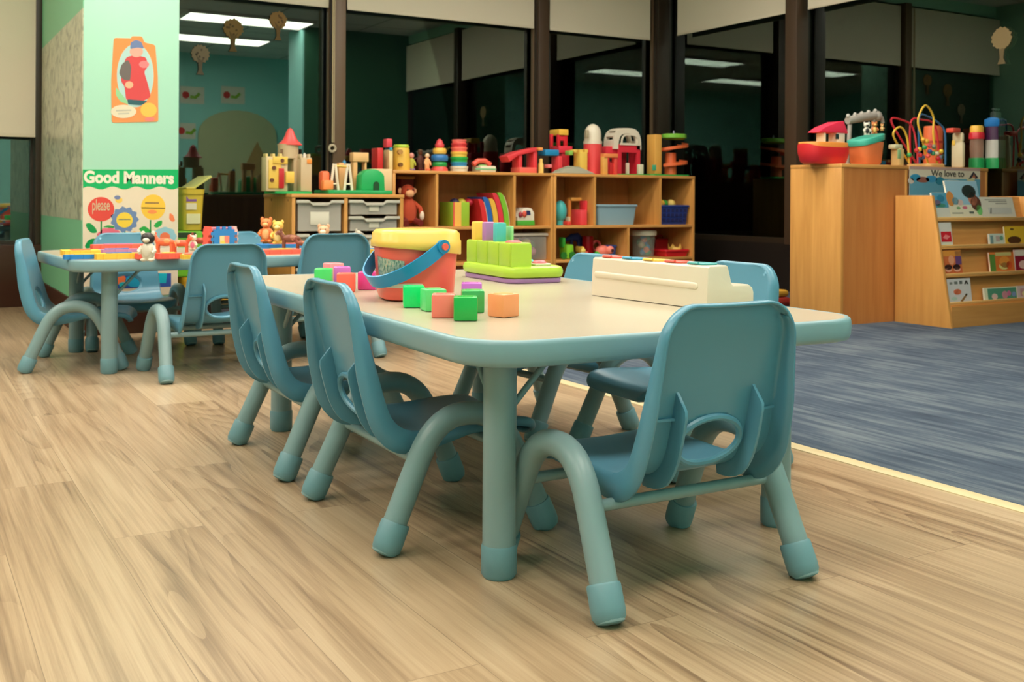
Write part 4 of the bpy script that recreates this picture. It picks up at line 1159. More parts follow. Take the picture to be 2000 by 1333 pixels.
for q, (v1, v0, w, c) in enumerate(((333, 325, 36, (222, 214, 190)), (325, 317, 33, (58, 142, 190)), (317, 307, 35, (40, 168, 70)), (307, 297, 33, (246, 198, 80)), (297, 288, 32, (250, 118, 100)), (288, 280, 31, (220, 66, 66)), (280, 273, 29, (246, 120, 108)))):
    m = MB(); pl(m, u, w, v0, v1, y, P_(c, .38), [(.92, 0), (.94, .55), (1, .6), (1, 1)], Z2 if q == 0 else None); t.part('cup', m)
t.done()
t = Thing('toy_phone', 'low white toy telephone with a red handset and green base stripe', 'toy telephone')
y = YQ + .05
m = MB(); pb(m, 921, 324, 969, 333, y, .12, P_((226, 218, 190), .4), .008, Z2); i = t.part('body', m)
m = MB(); pb(m, 928, 329, 969, 332, y - .002, .003, P_((120, 190, 140), .4), .001); t.part('green_stripe', m, i)
m = MB(); k = KM(950, y); x = PX(948, y); zz = PZ(948, 318, y)
m.tube([(x - 18 * k, y + .06, zz - .012), (x - 8 * k, y + .06, zz + .012), (x + 8 * k, y + .06, zz + .014), (x + 20 * k, y + .06, zz - .010)], .018, P_((238, 96, 76), .4), 10); t.part('handset', m)
m = MB(); m.lathe([(.03, 0), (.03, .004), (.02, .008), (0, .008)], P_((150, 206, 110), .4), (x, y + .04, PZ(948, 324, y)), 18); t.part('dial', m, i); t.done()

t = Thing('toy_ramp', 'red toy race ramp with arches and a blue car platform', 'toy ramp')
y = YQ + .02; rd = P_((232, 66, 72), .4)
zb = Z2
m = MB(); xa = PX(976, y + .1); xb = PX(1012, y); xc = PX(1048, y)
m.prism([(xa, PZ(980, 305, y)), (xb, PZ(1012, 296, y)), (xc, PZ(1048, 288, y)), (xc, PZ(1048, 296, y)), (xb, PZ(1012, 304, y)), (xa + .02, PZ(980, 316, y))], y, y + .12, rd, 'Y', bev=.004); t.part('ramp', m)
m = MB(); pb(m, 999, 300, 1020, 333, y + .01, .10, rd, .006, Z2); pb(m, 1042, 296, 1049, 333, y + .01, .10, rd, .004, Z2); pb(m, 997, 327, 1048, 333, y, .12, P_((244, 110, 96), .4), .003, Z2); t.part('support', m)
m = MB(); pb(m, 1038, 288, 1060, 294, y + .01, .09, P_((250, 160, 84), .4), .003, None); pb(m, 1050, 292, 1092, 304, y + .01, .10, P_((36, 138, 190), .4), .006); t.part('blue_platform', m)
m = MB(); pl(m, 1056, 11, 310, 333, y + .05, P_((246, 206, 110), .4), [(1, 0), (1, .6), (.6, .8), (.7, .9), (.4, 1)], Z2); t.part('yellow_peg', m)
m = MB(); pb(m, 1076, 305, 1098, 333, y + .0, .09, rd, .005, Z2); pb(m, 1062, 321, 1078, 328, y + .01, .06, P_((240, 130, 130), .4), .003); t.part('red_pillar', m); t.done()
t = Thing('toy_tower', 'red toy control tower with open windows and a flat yellow roof', 'toy tower')
y = YQ + .17
m = MB(); pb(m, 1072, 285, 1118, 299, y, .13, P_((228, 52, 72), .4), .006); pb(m, 1080, 297, 1112, 334, y + .01, .11, P_((200, 40, 54), .4), .004, Z2); t.part('base', m)
m = MB()
for (a, b) in ((1075, 1080), (1089, 1094), (1102, 1108)):
    for dy, c in ((.01, (216, 34, 48)), (.09, (196, 30, 40))): m = MB(); pb(m, a - 3, 262, b, 287, y + dy, .02, P_(c, .4), .002); t.part('window_post', m)
m = MB(); pb(m, 1091, 266, 1106, 275, y + .012, .006, P_((226, 44, 56), .4), .001); t.part('window_slat', m)
m = MB(); pb(m, 1072, 252, 1110, 264, y, .13, P_((244, 190, 70), .4), .006); t.part('roof', m); t.done()
t = Thing('felt_cloth', 'grey folded felt cloth lying at the front edge of the tall shelf', 'cloth')
y = YF + .012
m = MB(); xa, xb = PX(1078, y), PX(1164, y)
m.prism([(xa, Z2), (xb, Z2), (xb - .03, Z2 + .012), (xb - .1, Z2 + .035), (xb - .17, Z2 + .046), (xb - .25, Z2 + .030), (xa + .08, Z2 + .012)], y, y + .045, P_((172, 168, 146), .95), 'Y', bev=.004); t.part('fold', m)
m = MB(); m.prism([(xa + .03, Z2 + .0), (xa + .06, Z2 + .022), (xb - .2, Z2 + .054), (xb - .1, Z2 + .048), (xb - .02, Z2 + .0)], y + .045, y + .058, P_((158, 160, 138), .95), 'Y'); t.part('back_fold', m); t.done()
t = Thing('toy_bus_stop', 'yellow toy ticket booth with crenellated top beside the red silo', 'toy building')
y = YQ + .06
m = MB(); pb(m, 1120, 297, 1147, 334, y, .08, P_((240, 200, 90), .45), .003, Z2)
for uu in (1120, 1131, 1141): pb(m, uu + 1, 292, uu + 7, 298, y + .005, .05, P_((240, 200, 90), .45), .001)
t.part('wall', m)
m = MB(); pb(m, 1103, 294, 1119, 303, y + .01, .05, P_((150, 200, 90), .45), .003); t.part('green_sign', m); t.done()
t = Thing('toy_silo', 'red toy silo with a white domed top beside the toy barn', 'toy silo')
y = YQ + .14
m = MB(); pl(m, 1157, 36, 280, 334, y, P_((236, 76, 76), .4), [(1, 0), (1, 1)], Z2); t.part('tower', m)
m = MB(); pl(m, 1157, 37, 276, 282, y, P_((232, 218, 196), .4), [(1, 0), (1, 1)]); pl(m, 1157, 33, 242, 277, y, P_((234, 222, 198), .4), [(1, 0), (1, .45), (.9, .68), (.62, .87), (.28, .97), (0, 1)]); i = t.part('dome', m)
m = MB(); p = ony(1146, 262, y - .05); m.bx(p.x - .012, p.x + .012, y - .062, y - .04, p.z - .03, p.z + .03, P_((176, 160, 130), .5), .004); t.part('dome_window', m, i); t.done()

t = Thing('toy_barn', 'red toy barn under a white arched roof with open windows', 'toy barn')
y = YQ + .10; rd = P_((226, 48, 66), .4); cr = P_((234, 222, 200), .4)
m = MB(); xa, xb = PX(1207, y), PX(1250, y)
m.bx(xa, xa + .03, y, y + .016, Z2, PZ(1228, 283, y), rd); m.bx(xb - .03, xb, y, y + .016, Z2, PZ(1228, 283, y), rd); m.bx(xa + .03, xb - .03, y, y + .016, PZ(1228, 298, y), PZ(1228, 283, y), rd)
m.bx(xa + .028, xb - .028, y + .13, y + .14, Z2, PZ(1228, 286, y), P_((150, 20, 34), .5)); m.bx(xa - .09, xa, y + .02, y + .13, Z2, PZ(1200, 286, y), rd, .003); m.bx(xb - .01, xb, y + .016, y + .13, Z2, PZ(1228, 286, y), rd); i = t.part('walls', m)
m = MB()
def arc_strip(xa, xb, z0, z1, th, y0, y1, mat):
    n = 16; xm, rx = (xa + xb) / 2, (xb - xa) / 2
    o = [(xm + rx * math.copysign(abs(math.cos(PI * q / n)) ** .6, math.cos(PI * q / n)), z0 + (z1 - z0) * math.sin(PI * q / n) ** .7) for q in range(n + 1)]
    n_ = [(xm + (x - xm) * (1 - th / rx), z0 + (z - z0) * (1 - th / (z1 - z0))) for x, z in o]
    for q in range(n): m.prism([o[q], o[q + 1], n_[q + 1], n_[q]], y0, y1, mat, 'Y')
arc_strip(PX(1178, y + .13), PX(1252, y), PZ(1228, 292, y), PZ(1222, 250, y), .040, y, y + .022, cr)
arc_strip(PX(1178, y + .13), PX(1252, y), PZ(1228, 292, y), PZ(1222, 250, y), .030, y + .11, y + .13, cr)
for aa, bb in ((.0, .10), (.16, .24), (.30, .52), (.9, 1.0)):
    xl_, xr_ = PX(1178, y + .13), PX(1252, y); xm_, rx_ = (xl_ + xr_) / 2, (xr_ - xl_) / 2; z0_, z1_ = PZ(1228, 292, y), PZ(1222, 250, y)
    f_ = lambda q: (xm_ - rx_ * math.copysign(abs(math.cos(PI * q)) ** .6, math.cos(PI * q)), z0_ + (z1_ - z0_) * math.sin(PI * q) ** .7)
    ps = [f_(aa + (bb - aa) * j / 6) for j in range(7)]
    for j in range(6): m.prism([ps[j], ps[j + 1], (ps[j + 1][0] + (xm_ - ps[j + 1][0]) * .06, ps[j + 1][1] - .008), (ps[j][0] + (xm_ - ps[j][0]) * .06, ps[j][1] - .008)], y + .022, y + .11, cr, 'Y')
xm_ = (PX(1178, y + .13) + PX(1252, y)) / 2; m.bx(xm_ - .06, xm_ + .05, y + .02, y + .12, PZ(1222, 255, y), PZ(1222, 250.4, y), cr, .002); t.part('roof', m)
m = MB(); arc_strip(PX(1212, y), PX(1246, y), PZ(1228, 281, y), PZ(1228, 262, y), .010, y - .008, y, cr); m.bx(PX(1210, y), PX(1248, y), y - .008, y, PZ(1228, 284, y), PZ(1228, 280, y), cr); t.part('loft_window', m, i)
m = MB(); pb(m, 1190, 302, 1198, 316, y + .012, .006, P_((30, 12, 14), .6), .0); t.part('side_window', m, i)
m = MB(); pb(m, 1221, 318, 1229, 333, y - .05, .03, P_((230, 220, 196), .5), .004, Z2); t.part('white_figure', m)
m = MB(); pb(m, 1243, 321, 1257, 333, y - .05, .03, P_((226, 220, 190), .5), .006, Z2); t.part('white_bale', m)
m = MB(); m.prism(rrect(PX(1258, y) - PX(1176, y), .06, .02), Z2, Z2 + .008, P_((56, 176, 74), .5), 'Z', M=Matrix.Translation(((PX(1258, y) + PX(1176, y)) / 2, y - .055, 0))); t.part('green_apron', m); t.done()
t = Thing('toy_stable', 'orange toy stable with a shed roof in front of the red silo', 'toy building')
y = YF + .022
m = MB(); pb(m, 1172, 300, 1207, 308, y, .045, P_((242, 142, 80), .45), .003); pb(m, 1172, 306, 1187, 334, y + .005, .035, P_((240, 176, 90), .45), .004, Z2); pb(m, 1200, 306, 1206, 334, y + .005, .035, P_((232, 80, 70), .45), .003, Z2); t.part('frame', m)
m = MB(); pb(m, 1188, 318, 1200, 334, y + .02, .015, P_((190, 40, 40), .5), .002, Z2); t.part('gate', m); t.done()

t = Thing('toy_garage', 'toy car tower with a tan lift column and orange spiral ramps', 'toy garage')
y = YQ + .06; og = P_((240, 112, 58), .4)
m = MB(); m.prism(rrect(PX(1343, y) - PX(1262, y), .17, .05), Z2, Z2 + .012, P_((48, 170, 76), .45), 'Z', M=Matrix.Translation(((PX(1343, y) + PX(1262, y)) / 2, y + .06, 0))); t.part('green_base', m)
zb = Z2 + .012
m = MB(); pb(m, 1258, 262, 1288, 334, y, .10, P_((236, 176, 84), .45), .006, zb); i = t.part('lift_column', m)
m = MB(); pb(m, 1269, 322, 1277, 333, y - .003, .004, P_((70, 180, 140), .4), .001); t.part('green_door', m, i)
cx_ = PX(1309, y + .07); k = KM(1314, y + .07)
m = MB(); m.lathe([(.045, 0), (.04, PZ(1314, 298, y) - zb)], og, (cx_ - .02, y + .07, zb), 18); t.part('core', m)
def helix(a0, a1, za, zb_, rr, mat, name):
    m = MB(); vs, fs = [], []; n = 30
    for q in range(n + 1):
        a = R(a0 + (a1 - a0) * q / n); z = za + (zb_ - za) * q / n
        for r_, dz in ((rr * .45, 0), (rr, 0), (rr, .022), (rr * .96, .022), (rr * .94, .006), (rr * .45, .006)): vs.append((cx_ + r_ * math.cos(a), y + .07 + r_ * .8 * math.sin(a), z + dz))
    for q in range(n):
        for j in range(6): fs.append((q * 6 + j, q * 6 + (j + 1) % 6, q * 6 + 6 + (j + 1) % 6, q * 6 + 6 + j))
    fs += [tuple(range(6)), tuple(n * 6 + j for j in range(6))[::-1]]
    m.add(vs, fs, mat); t.part(name, m)
rr = 33 * k
helix(180, 380, PZ(1314, 296, y), PZ(1314, 282, y), rr, og, 'ramp'); helix(-160, 30, PZ(1314, 326, y), PZ(1314, 316, y), rr * .95, og, 'ramp')
m = MB(); pl(m, 1312, 52, 262, 273, y + .07, P_((136, 206, 70), .4), [(.7, 0), (1, .3), (1, .9), (.93, 1), (.9, .7), (0, .7)], sy=.8); t.part('green_deck', m)
m = MB(); pl(m, 1311, 4, 255, 264, y + .07, P_((170, 160, 190), .4), [(1, 0), (.6, 1)]); t.part('antenna', m); t.fit(lo=PX(1258, YQ + .10) + .008); t.done()

# ------------------------------------------------------------------ things in the compartments
Z3 = ZM + .0008
def stand(y): return y
doll_y = YF + .10
t = Thing('monkey_doll', 'red-brown soft monkey doll slouching at the left end of the shelf', 'soft toy')
x, k = PX(797, doll_y), KM(797, doll_y); fur = P_((186, 72, 40), .9); fc = P_((232, 170, 120), .8)
zA = Z3; zt = PZ(797, 358, doll_y)
m = MB(); H = zt - zA
m.lathe([(.02, 0), (.05, .02), (.055, H * .3), (.042, H * .5), (.02, H * .6), (0, H * .6)], fur, (x, doll_y, zA + .02), 18)
for s in (-1, 1):
    m.tube([(x + s * .02, doll_y - .01, zA + .05), (x + s * .045, doll_y - .05, zA + .028), (x + s * .05, doll_y - .085, zA + .022)], .02, P_((120, 30, 20), .9), 8)
    m.tube([(x + s * .04, doll_y, zA + H * .55), (x + s * .07, doll_y - .03, zA + H * .42), (x + s * .072, doll_y - .05, zA + H * .28)], .015, fur, 8)
    m.ell((x + s * .072, doll_y - .052, zA + H * .25), (.016, .016, .03), P_((236, 214, 190), .8), None, 10, 8)
t.part('body', m)
m = MB(); m.ell((x - .008, doll_y - .01, zA + H * .80), (.046, .044, H * .17), fur); m.ell((x - .008, doll_y - .045, zA + H * .76), (.03, .018, H * .09), fc)
for s in (-1, 1): m.ell((x - .008 + s * .018, doll_y - .052, zA + H * .85), .005, P_(BLK, .3), None, 8, 6)
i = t.part('head', m)
m = MB()
for s in (-1, 1): m.ell((x - .008 + s * .05, doll_y - .005, zA + H * .82), (.014, .008, .02), fc, None, 10, 8)
t.part('ear', m, i); t.done()
t = Thing('picture_box', 'brown cardboard box with an orange stripe behind the monkey doll', 'box')
m = MB(); y = YF + .25; pb(m, 772, 350, 808, 372, y, .09, P_((130, 46, 34), .7), .003, Z3); t.part('box', m)
m = MB(); m.bx(PX(770, y + .05), PX(806, y + .03), y - .002, y, PZ(790, 350, y), PZ(790, 345, y), P_((206, 140, 60), .7)); t.part('lid_flap', m); t.done()

t = Thing('striped_box', 'lime green fabric box with a yellow stripe in the shelf', 'storage box')
y = YF + .04; b = P_((156, 194, 48), .8)
m = MB(); x0, x1, z0, z1 = pb(m, 858, 395, 917, 443, y, .20, b, .003, Z3); i = t.part('box', m)
m = MB(); m.bx(PX(888, y), PX(901, y), y - .002, y, z0, z1, P_((246, 190, 84), .8)); m.bx(x0, PX(863, y) if PX(863, y) > x0 + .01 else x0 + .014, y - .0015, y, z0, z1, P_((232, 84, 70), .8)); t.part('stripe', m, i)
m = MB()
for q, (dx, c) in enumerate(((.05, (50, 44, 80)), (.10, (200, 180, 60)), (.15, (190, 40, 60)))): m.ell((x0 + dx, y + .08, z1 - .002), (.03, .04, .026), P_(c, .5), None, 12, 8)
t.part('contents', m); BOX1 = max(v[0] for p in t.parts for v in p[1].v); t.done()
# five bent play panels leaning in a row, all bent alike
for q, (vt, c, nm) in enumerate(((389, (222, 48, 52), 'red and white curved play panel next to the striped box'), (385, (42, 104, 178), 'blue curved play panel in the row on the shelf'), (388, (240, 186, 70), 'yellow curved play panel between the blue and red ones'),
                               (377, (226, 58, 72), 'tall red curved play panel right of the yellow one'), (376, (128, 194, 52), 'lime curved play panel at the right end of the row'))):
    y0 = YF + .035; t = Thing('curved_panel', nm, 'play panel', 'curved play panels on the shelf')
    x0 = BOX1 + .032 + q * .0412; z1 = PZ(930 + q * 14, vt, y0); w = .036; n = 10
    bend = lambda z: -1.15 * (z - Z3) ** 2
    o = [(x0 + bend(z), z) for z in [Z3 + (z1 - Z3) * j / n for j in range(n + 1)]]
    m = MB()
    for j in range(n):
        (xa, za), (xb, zb) = o[j], o[j + 1]; wa, wb = w, (w if j < n - 1 else w * .7)
        m.prism([(xa, za), (xa + wa, za), (xb + wb, zb), (xb, zb)], y0, y0 + .22, P_(c, .45), 'Y')
    t.part('panel', m)
    if q in (0, 4):
        m = MB()
        for j in range(n - 1): m.prism([(o[j][0] + w, o[j][1]), (o[j][0] + w + .005, o[j][1]), (o[j + 1][0] + w + .005, o[j + 1][1]), (o[j + 1][0] + w, o[j + 1][1])], y0 + .002, y0 + .218, P_((232, 220, 186), .5), 'Y')
        t.part('pale_edge', m)
    t.done()
t = Thing('toy_camper', 'white toy camper van with a green base and dark window', 'toy vehicle')
y = YF + .05
m = MB(); xa, xb = PX(1008, y + .02), PX(1044, y); zt = PZ(1028, 406, y); zb = Z3
m.prism([(xa, zb + .012), (xb, zb + .012), (xb, zt - .035), (xb - .02, zt - .006), (xb - .045, zt), (xa + .05, zt), (xa + .03, zt - .03), (xa, zt - .06)], y, y + .11, P_((232, 224, 204), .4), 'Y', bev=.006); i = t.part('body', m)
m = MB(); m.bx(xa - .002, xb + .002, y - .003, y + .113, zb, zb + .035, P_((80, 176, 60), .4), .004); t.part('green_base', m)
m = MB(); m.prism([(xa + .06, zb + .07), (xb - .03, zb + .07), (xb - .035, zt - .02), (xa + .07, zt - .018)], y - .002, y + .002, P_((52, 58, 100), .25), 'Y'); m.ell((xa + .05, y - .006, zb + .078), (.016, .012, .022), P_((226, 92, 70), .5), None, 10, 8); m.ell((xa + .02, y - .006, zb + .074), (.014, .012, .02), P_((170, 60, 70), .5), None, 10, 8); t.part('window', m, i); t.done()

t = Thing('toy_kitchen', 'red toy kitchen block with a teal shell chair in the shelf', 'toy furniture')
y = YF + .04
m = MB(); pb(m, 1123, 410, 1155, 442, y, .12, P_((240, 74, 80), .45), .006, Z3); pb(m, 1139, 392, 1155, 414, y + .03, .08, P_((238, 64, 72), .45), .004); t.part('red_body', m)
m = MB(); pb(m, 1115, 386, 1144, 393, y + .10, .06, P_((240, 176, 84), .45), .004); pb(m, 1118, 390, 1124, 442, y + .12, .03, P_((236, 150, 70), .45), .003, Z3); t.part('tan_top', m)
m = MB(); p = ony(1102, 413, y + .08); m.ell((p.x, y + .08, p.z), (.045, .05, .075), P_((74, 188, 186), .4)); pl(m, 1102, 14, 428, 442, y + .08, P_((74, 188, 186), .4), None, Z3); t.part('teal_seat', m)
m = MB(); pb(m, 1104, 433, 1124, 442, y, .08, P_((226, 70, 60), .5), .004, Z3); pb(m, 1112, 424, 1122, 433, y + .02, .05, P_((236, 216, 180), .5), .006); t.part('small_box', m); t.fit(UR0 + .024, PX(1162, YF) - .014); t.done()
def bin_(name, label, u0, u1, v0, y, dep, mat, zb, cat='storage bin', grp=None, ribs=False, contents=None, zt=None, lim=None):
    t = Thing(name, label, cat, grp); xa, xb = PX(u0, y + dep * .0), PX(u1, y); z1 = PZ((u0 + u1) / 2, v0, y); H = z1 - zb
    m = MB(); w = xb - xa; xm = (xa + xb) / 2; ym = y + dep / 2
    rings = []
    for (s, zz) in ((.90, 0), (1.0, 1.0), (.975, 1.0), (.875, .03)):
        rings.append([(xm + px_ * s, ym + py_ * s, zb + H * zz) for px_, py_ in rrect(w * .97, dep * .97, .02, 4)])
    vs = [p for r in rings for p in r]; n = len(rings[0]); fs = []
    for j in range(3):
        for q in range(n): fs.append((j * n + q, j * n + (q + 1) % n, (j + 1) * n + (q + 1) % n, (j + 1) * n + q))
    fs += [tuple(range(n))[::-1], tuple(3 * n + q for q in range(n))]
    m.add(vs, fs, mat); b = t.part('bin_body', m)
    m = MB()
    pts = [(xm + a, ym + c, z1 - .004) for a, c in rrect(w * .985, dep * .985, .02, 5)]
    m.tube(pts, .006, mat, 8, closed=True, flat=(1.4, 1)); t.part('rim', m, b)
    if ribs:
        m = MB()
        for q in range(6):
            for j in range(3): m.bx(xa + w * (.1 + .14 * q), xa + w * (.19 + .14 * q), y - .001 + dep * .02, y + dep * .06, zb + H * (.16 + .25 * j), zb + H * (.33 + .25 * j), P_((30, 36, 90), .6))
        t.part('mesh_holes', m, b)
    if contents:
        for q, (fx, fy, r, c) in enumerate(contents):
            m = MB(); m.ell((xa + w * fx, y + dep * fy, z1 + .004 + r * .3), (r, r, r * .9), P_(c, .5), None, 14, 10); t.part('toy_inside', m)
    if lim: t.fit(*lim)
    return t.done()
bin_('storage_bin', 'pale grey-blue open bin alone in the wide compartment', 1167, 1247, 401, YF + .03, .26, P_((146, 178, 190), .4), Z3, grp='bins in the shelf units', lim=(PX(1162, YF) + .014, PX(1290, YF) - .014))
bin_('storage_basket', 'dark blue plastic basket in the right end compartment', 1295, 1356, 402, YF + .02, .24, P_((44, 64, 140), .45), Z3, grp='bins in the shelf units', ribs=True, lim=(PX(1290, YF) + .013, UR1 - .023), contents=[(.2, .3, .035, (244, 190, 70)), (.36, .35, .032, (70, 160, 60)), (.55, .3, .034, (240, 206, 110)), (.75, .5, .03, (226, 170, 80))])
Z4 = ZL + .0008
t = Thing('clear_bin', 'clear lidded plastic bin of coloured toys on the lower shelf', 'storage bin', 'bins in the shelf units')
y = YF + .02; CL = clear_plastic('clear_bin_wall', (206, 200, 186), .34, .15)
xa, xb = PX(985, y), PX(1074, y); z1 = PZ(1030, 456, y)
m = MB(); m.bx(xa + .01, xb - .01, y + .006, y + .26, Z4, z1 - .02, CL, .01); t.part('bin_body', m)
m = MB(); m.bx(xa, xb, y, y + .266, z1 - .02, z1, P_((196, 184, 164), .35), .006); t.part('lid', m)
m = MB(); rnd = random.Random(3)
for q in range(16):
    m.ell((rnd.uniform(xa + .06, xb - .06), rnd.uniform(y + .06, y + .2), Z4 + rnd.uniform(.045, .13)), rnd.uniform(.028, .04), P_([(226, 90, 80), (90, 130, 160), (240, 150, 90), (200, 130, 150), (90, 150, 110), (230, 190, 110)][q % 6], .6), None, 12, 8)
t.part('toys_inside', m); t.fit(PX(975, YF) + .014, UL1 - .024); t.done()
# lower right compartments
y = YF + .05
t = Thing('toy_tractor', 'lime green toy tractor heaped at the left of the lower shelf', 'toy vehicle')
m = MB(); pb(m, 1092, 478, 1122, 507, y, .10, P_((134, 206, 46), .45), .012, Z4); pb(m, 1091, 464, 1106, 484, y + .03, .06, P_((60, 178, 60), .45), .008); t.part('body', m)
m = MB()
for uu in (1100, 1117): p = ony(uu, 500, y); m.cyl((p.x, y - .012, Z4 + .026), (p.x, y - .001, Z4 + .026), .025, P_((40, 120, 40), .5), 18)
t.part('wheel', m); t.fit(UR0 + .024, None); t.done()
t = Thing('toy_dinosaur', 'dark blue toy dinosaur lying on top of the yellow truck in the lower shelf', 'toy animal')
m = MB(); a, b, c = ony(1109, 466, y + .235), ony(1126, 463, y + .235), ony(1134, 486, y + .235)
m.tube([a, ony(1116, 464, y + .235), b, ony(1138, 474, y + .235), c], .02, P_((44, 66, 140), .5), 10, radii=[.014, .026, .032, .022, .007]); m.ell(ony(1107, 468, y + .23), (.024, .02, .016), P_((44, 66, 140), .5), None, 12, 8)
t.part('body', m)
m = MB()
for uu in (1116, 1130): p = ony(uu, 468, y + .225); m.tube([p, (p.x, p.y, Z4)], .012, P_((40, 56, 120), .5), 8)
t.part('leg', m); t.done()
t = Thing('toy_truck', 'yellow and coral toy truck behind the lime tractor', 'toy vehicle')
m = MB(); pb(m, 1124, 482, 1142, 498, y, .09, P_((244, 200, 80), .45), .006); pb(m, 1124, 492, 1150, 507, y, .09, P_((240, 110, 80), .45), .005, Z4); t.part('body', m)
m = MB(); p = ony(1140, 490, y - .01); m.ell((p.x, y - .006, p.z), (.02, .01, .018), P_((244, 214, 110), .4), None, 12, 8); t.part('headlight', m); t.done()
t = Thing('toy_mug', 'dark red toy mug with a pink handle in the lower shelf', 'toy cup')
m = MB(); pl(m, 1182, 22, 461, 507, y + .16, P_((176, 14, 24), .35), [(.9, 0), (1, .1), (1, 1), (.9, 1), (.88, .2)], Z4); t.part('cup', m)
m = MB(); p = ony(1199, 480, y + .16); m.torus((0, 0, 0), .034, .010, P_((240, 100, 100), .4), 18, 8, Matrix.Translation((p.x - .006, y + .16, p.z)) @ Matrix.Rotation(PI / 2, 4, 'X')); t.part('handle', m); t.fit(None, PX(1228, YF) - .085); t.done()
t = Thing('toy_pig', 'coral toy pig with a round snout at the front of the lower shelf', 'toy animal')
m = MB(); p = ony(1205, 492, y + .03); m.ell((p.x, y + .03, Z4 + .048), (.058, .045, .042), P_((248, 130, 110), .5))
for sx in (-.03, .03): m.cyl((p.x + sx, y + .02, Z4), (p.x + sx, y + .02, Z4 + .03), .012, P_((240, 120, 100), .5), 10)
t.part('body', m)
m = MB(); m.ell((p.x + .035, y - .012, Z4 + .058), (.03, .022, .028), P_((250, 140, 120), .5)); m.cyl((p.x + .038, y - .038, Z4 + .054), (p.x + .038, y - .03, Z4 + .054), .011, P_((70, 30, 30), .6), 12); t.part('head', m); t.fit(None, PX(1228, YF) - .10); t.done()
t = Thing('toy_ball', 'small bright green ball among the toys on the lower shelf', 'ball')
m = MB(); p = ony(1166, 493, y + .02); m.ell((p.x, y + .02, Z4 + .024), .024, P_((50, 190, 50), .4)); t.part('ball', m); t.parts[0][0] = 'shell'; t.done()
y = YF + .06
t = Thing('clear_tub', 'round clear tub with a cream lid on the lower right shelf', 'storage tub')
m = MB(); pl(m, 1257, 46, 460, 507, y + .09, clear_plastic('tub_wall', (190, 200, 186), .3, .15), [(.9, 0), (1, .95), (1, 1)], Z4); t.part('tub', m)
m = MB(); pl(m, 1256, 54, 450, 460, y + .09, P_((226, 218, 190), .4), [(.98, 0), (1, .2), (1, .8), (.95, 1)]); t.part('lid', m)
m = MB(); rnd = random.Random(5); px_, k = PX(1257, y + .09), KM(1257, y + .09)
for q in range(14): a = rnd.uniform(0, 6.28); r = rnd.uniform(.0, 11 * k); m.ell((px_ + r * math.cos(a), y + .09 + r * math.sin(a), Z4 + .03 + .018 * (q // 2)), .024, P_([(60, 130, 180), (70, 150, 110), (220, 120, 100), (190, 180, 150)][q % 4], .5), None, 10, 8)
t.part('toys_inside', m); t.fit(PX(1228, YF) + .013, None); TUB1 = max(v[0] for p in t.parts for v in p[1].v); t.done()
bin_('blue_tray', 'narrow blue tray between the coral pig and the dark red mug', 1203, 1229, 480, YF + .105, .045, P_((48, 86, 160), .45), Z4, cat='tray', lim=(None, PX(1228, YF) - .014))
bin_('red_basket', 'bright red basket with a yellow toy crown in it, lower right', 1289, 1352, 489, YF + .02, .22, P_((214, 30, 42), .45), Z4, cat='storage basket', grp='bins in the shelf units', lim=(TUB1 + .004, UR1 - .024))
t = Thing('toy_tiara', 'yellow toy tiara standing in the red basket', 'toy tiara')
m = MB(); p = ony(1318, 484, YF + .10); n = 20; vs = []; fs = []
for q in range(n): a = 2 * PI * q / n; vs += [(p.x + .046 * math.cos(a), YF + .10 + .046 * math.sin(a), Z4 + .012), (p.x + .05 * math.cos(a), YF + .10 + .05 * math.sin(a), p.z + (.028 if q % 4 == 0 else .004))]
for q in range(n): fs.append((2 * q, 2 * ((q + 1) % n), 2 * ((q + 1) % n) + 1, 2 * q + 1))
m.add(vs, fs, P_((240, 190, 90), .45)); o = one('toy_tiara', m, t.a[1], t.a[2])
md = o.modifiers.new('thickness', 'SOLIDIFY'); md.thickness = .005
t = Thing('red_toolbox', 'dark red toy toolbox behind the red basket', 'toy box')
m = MB(); pb(m, 1288, 466, 1322, 507, YF + .27, .06, P_((196, 24, 34), .45), .005, Z4); t.part('box', m)
m = MB(); p = ony(1306, 464, YF + .28); m.tube([(p.x - .035, YF + .295, p.z - .006), (p.x - .03, YF + .295, p.z + .012), (p.x + .03, YF + .295, p.z + .012), (p.x + .035, YF + .295, p.z - .006)], .006, P_((160, 20, 30), .4), 8); t.part('handle', m); t.fit(None, UR1 - .026); t.done()
# ------------------------------------------------------------------ right cabinet (its back towards the camera) and what stands on it
YK = 3.862; KX0 = 4.22; KX1 = 5.435; KZ = .838; KD = .36
KXM = PX(1773, YK)
for a_, b_, yk, lab in ((KX0, KXM - .002, YK, 'tall maple cabinet with plain back and bare end panel, under the red boat'), (KXM + .002, KX1, YK + .022, 'tall maple cabinet set slightly back, under the bead maze and bottles')):
    t = Thing('back_cabinet', lab, 'cabinet')
    for xx in (a_, b_ - .02):
        m = MB(); m.bx(xx, xx + .02, yk, yk + KD, 0, KZ - .02, M_MAPLE, .002); t.part('side_panel', m)
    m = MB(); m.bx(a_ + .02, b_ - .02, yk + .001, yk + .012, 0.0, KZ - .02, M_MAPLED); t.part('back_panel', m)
    m = MB(); m.bx(a_ - .001, b_ + .001, yk - .004, yk + KD, KZ - .02, KZ, M_MAPLEX, .002); t.part('top_board', m)
    for z in (.06, .44):
        m = MB(); m.bx(a_ + .02, b_ - .02, yk + .012, yk + KD, z - .02, z, M_MAPLEX); t.part('shelf_board', m)
    t.done()
Z5 = KZ + .0008; YR = 3.93

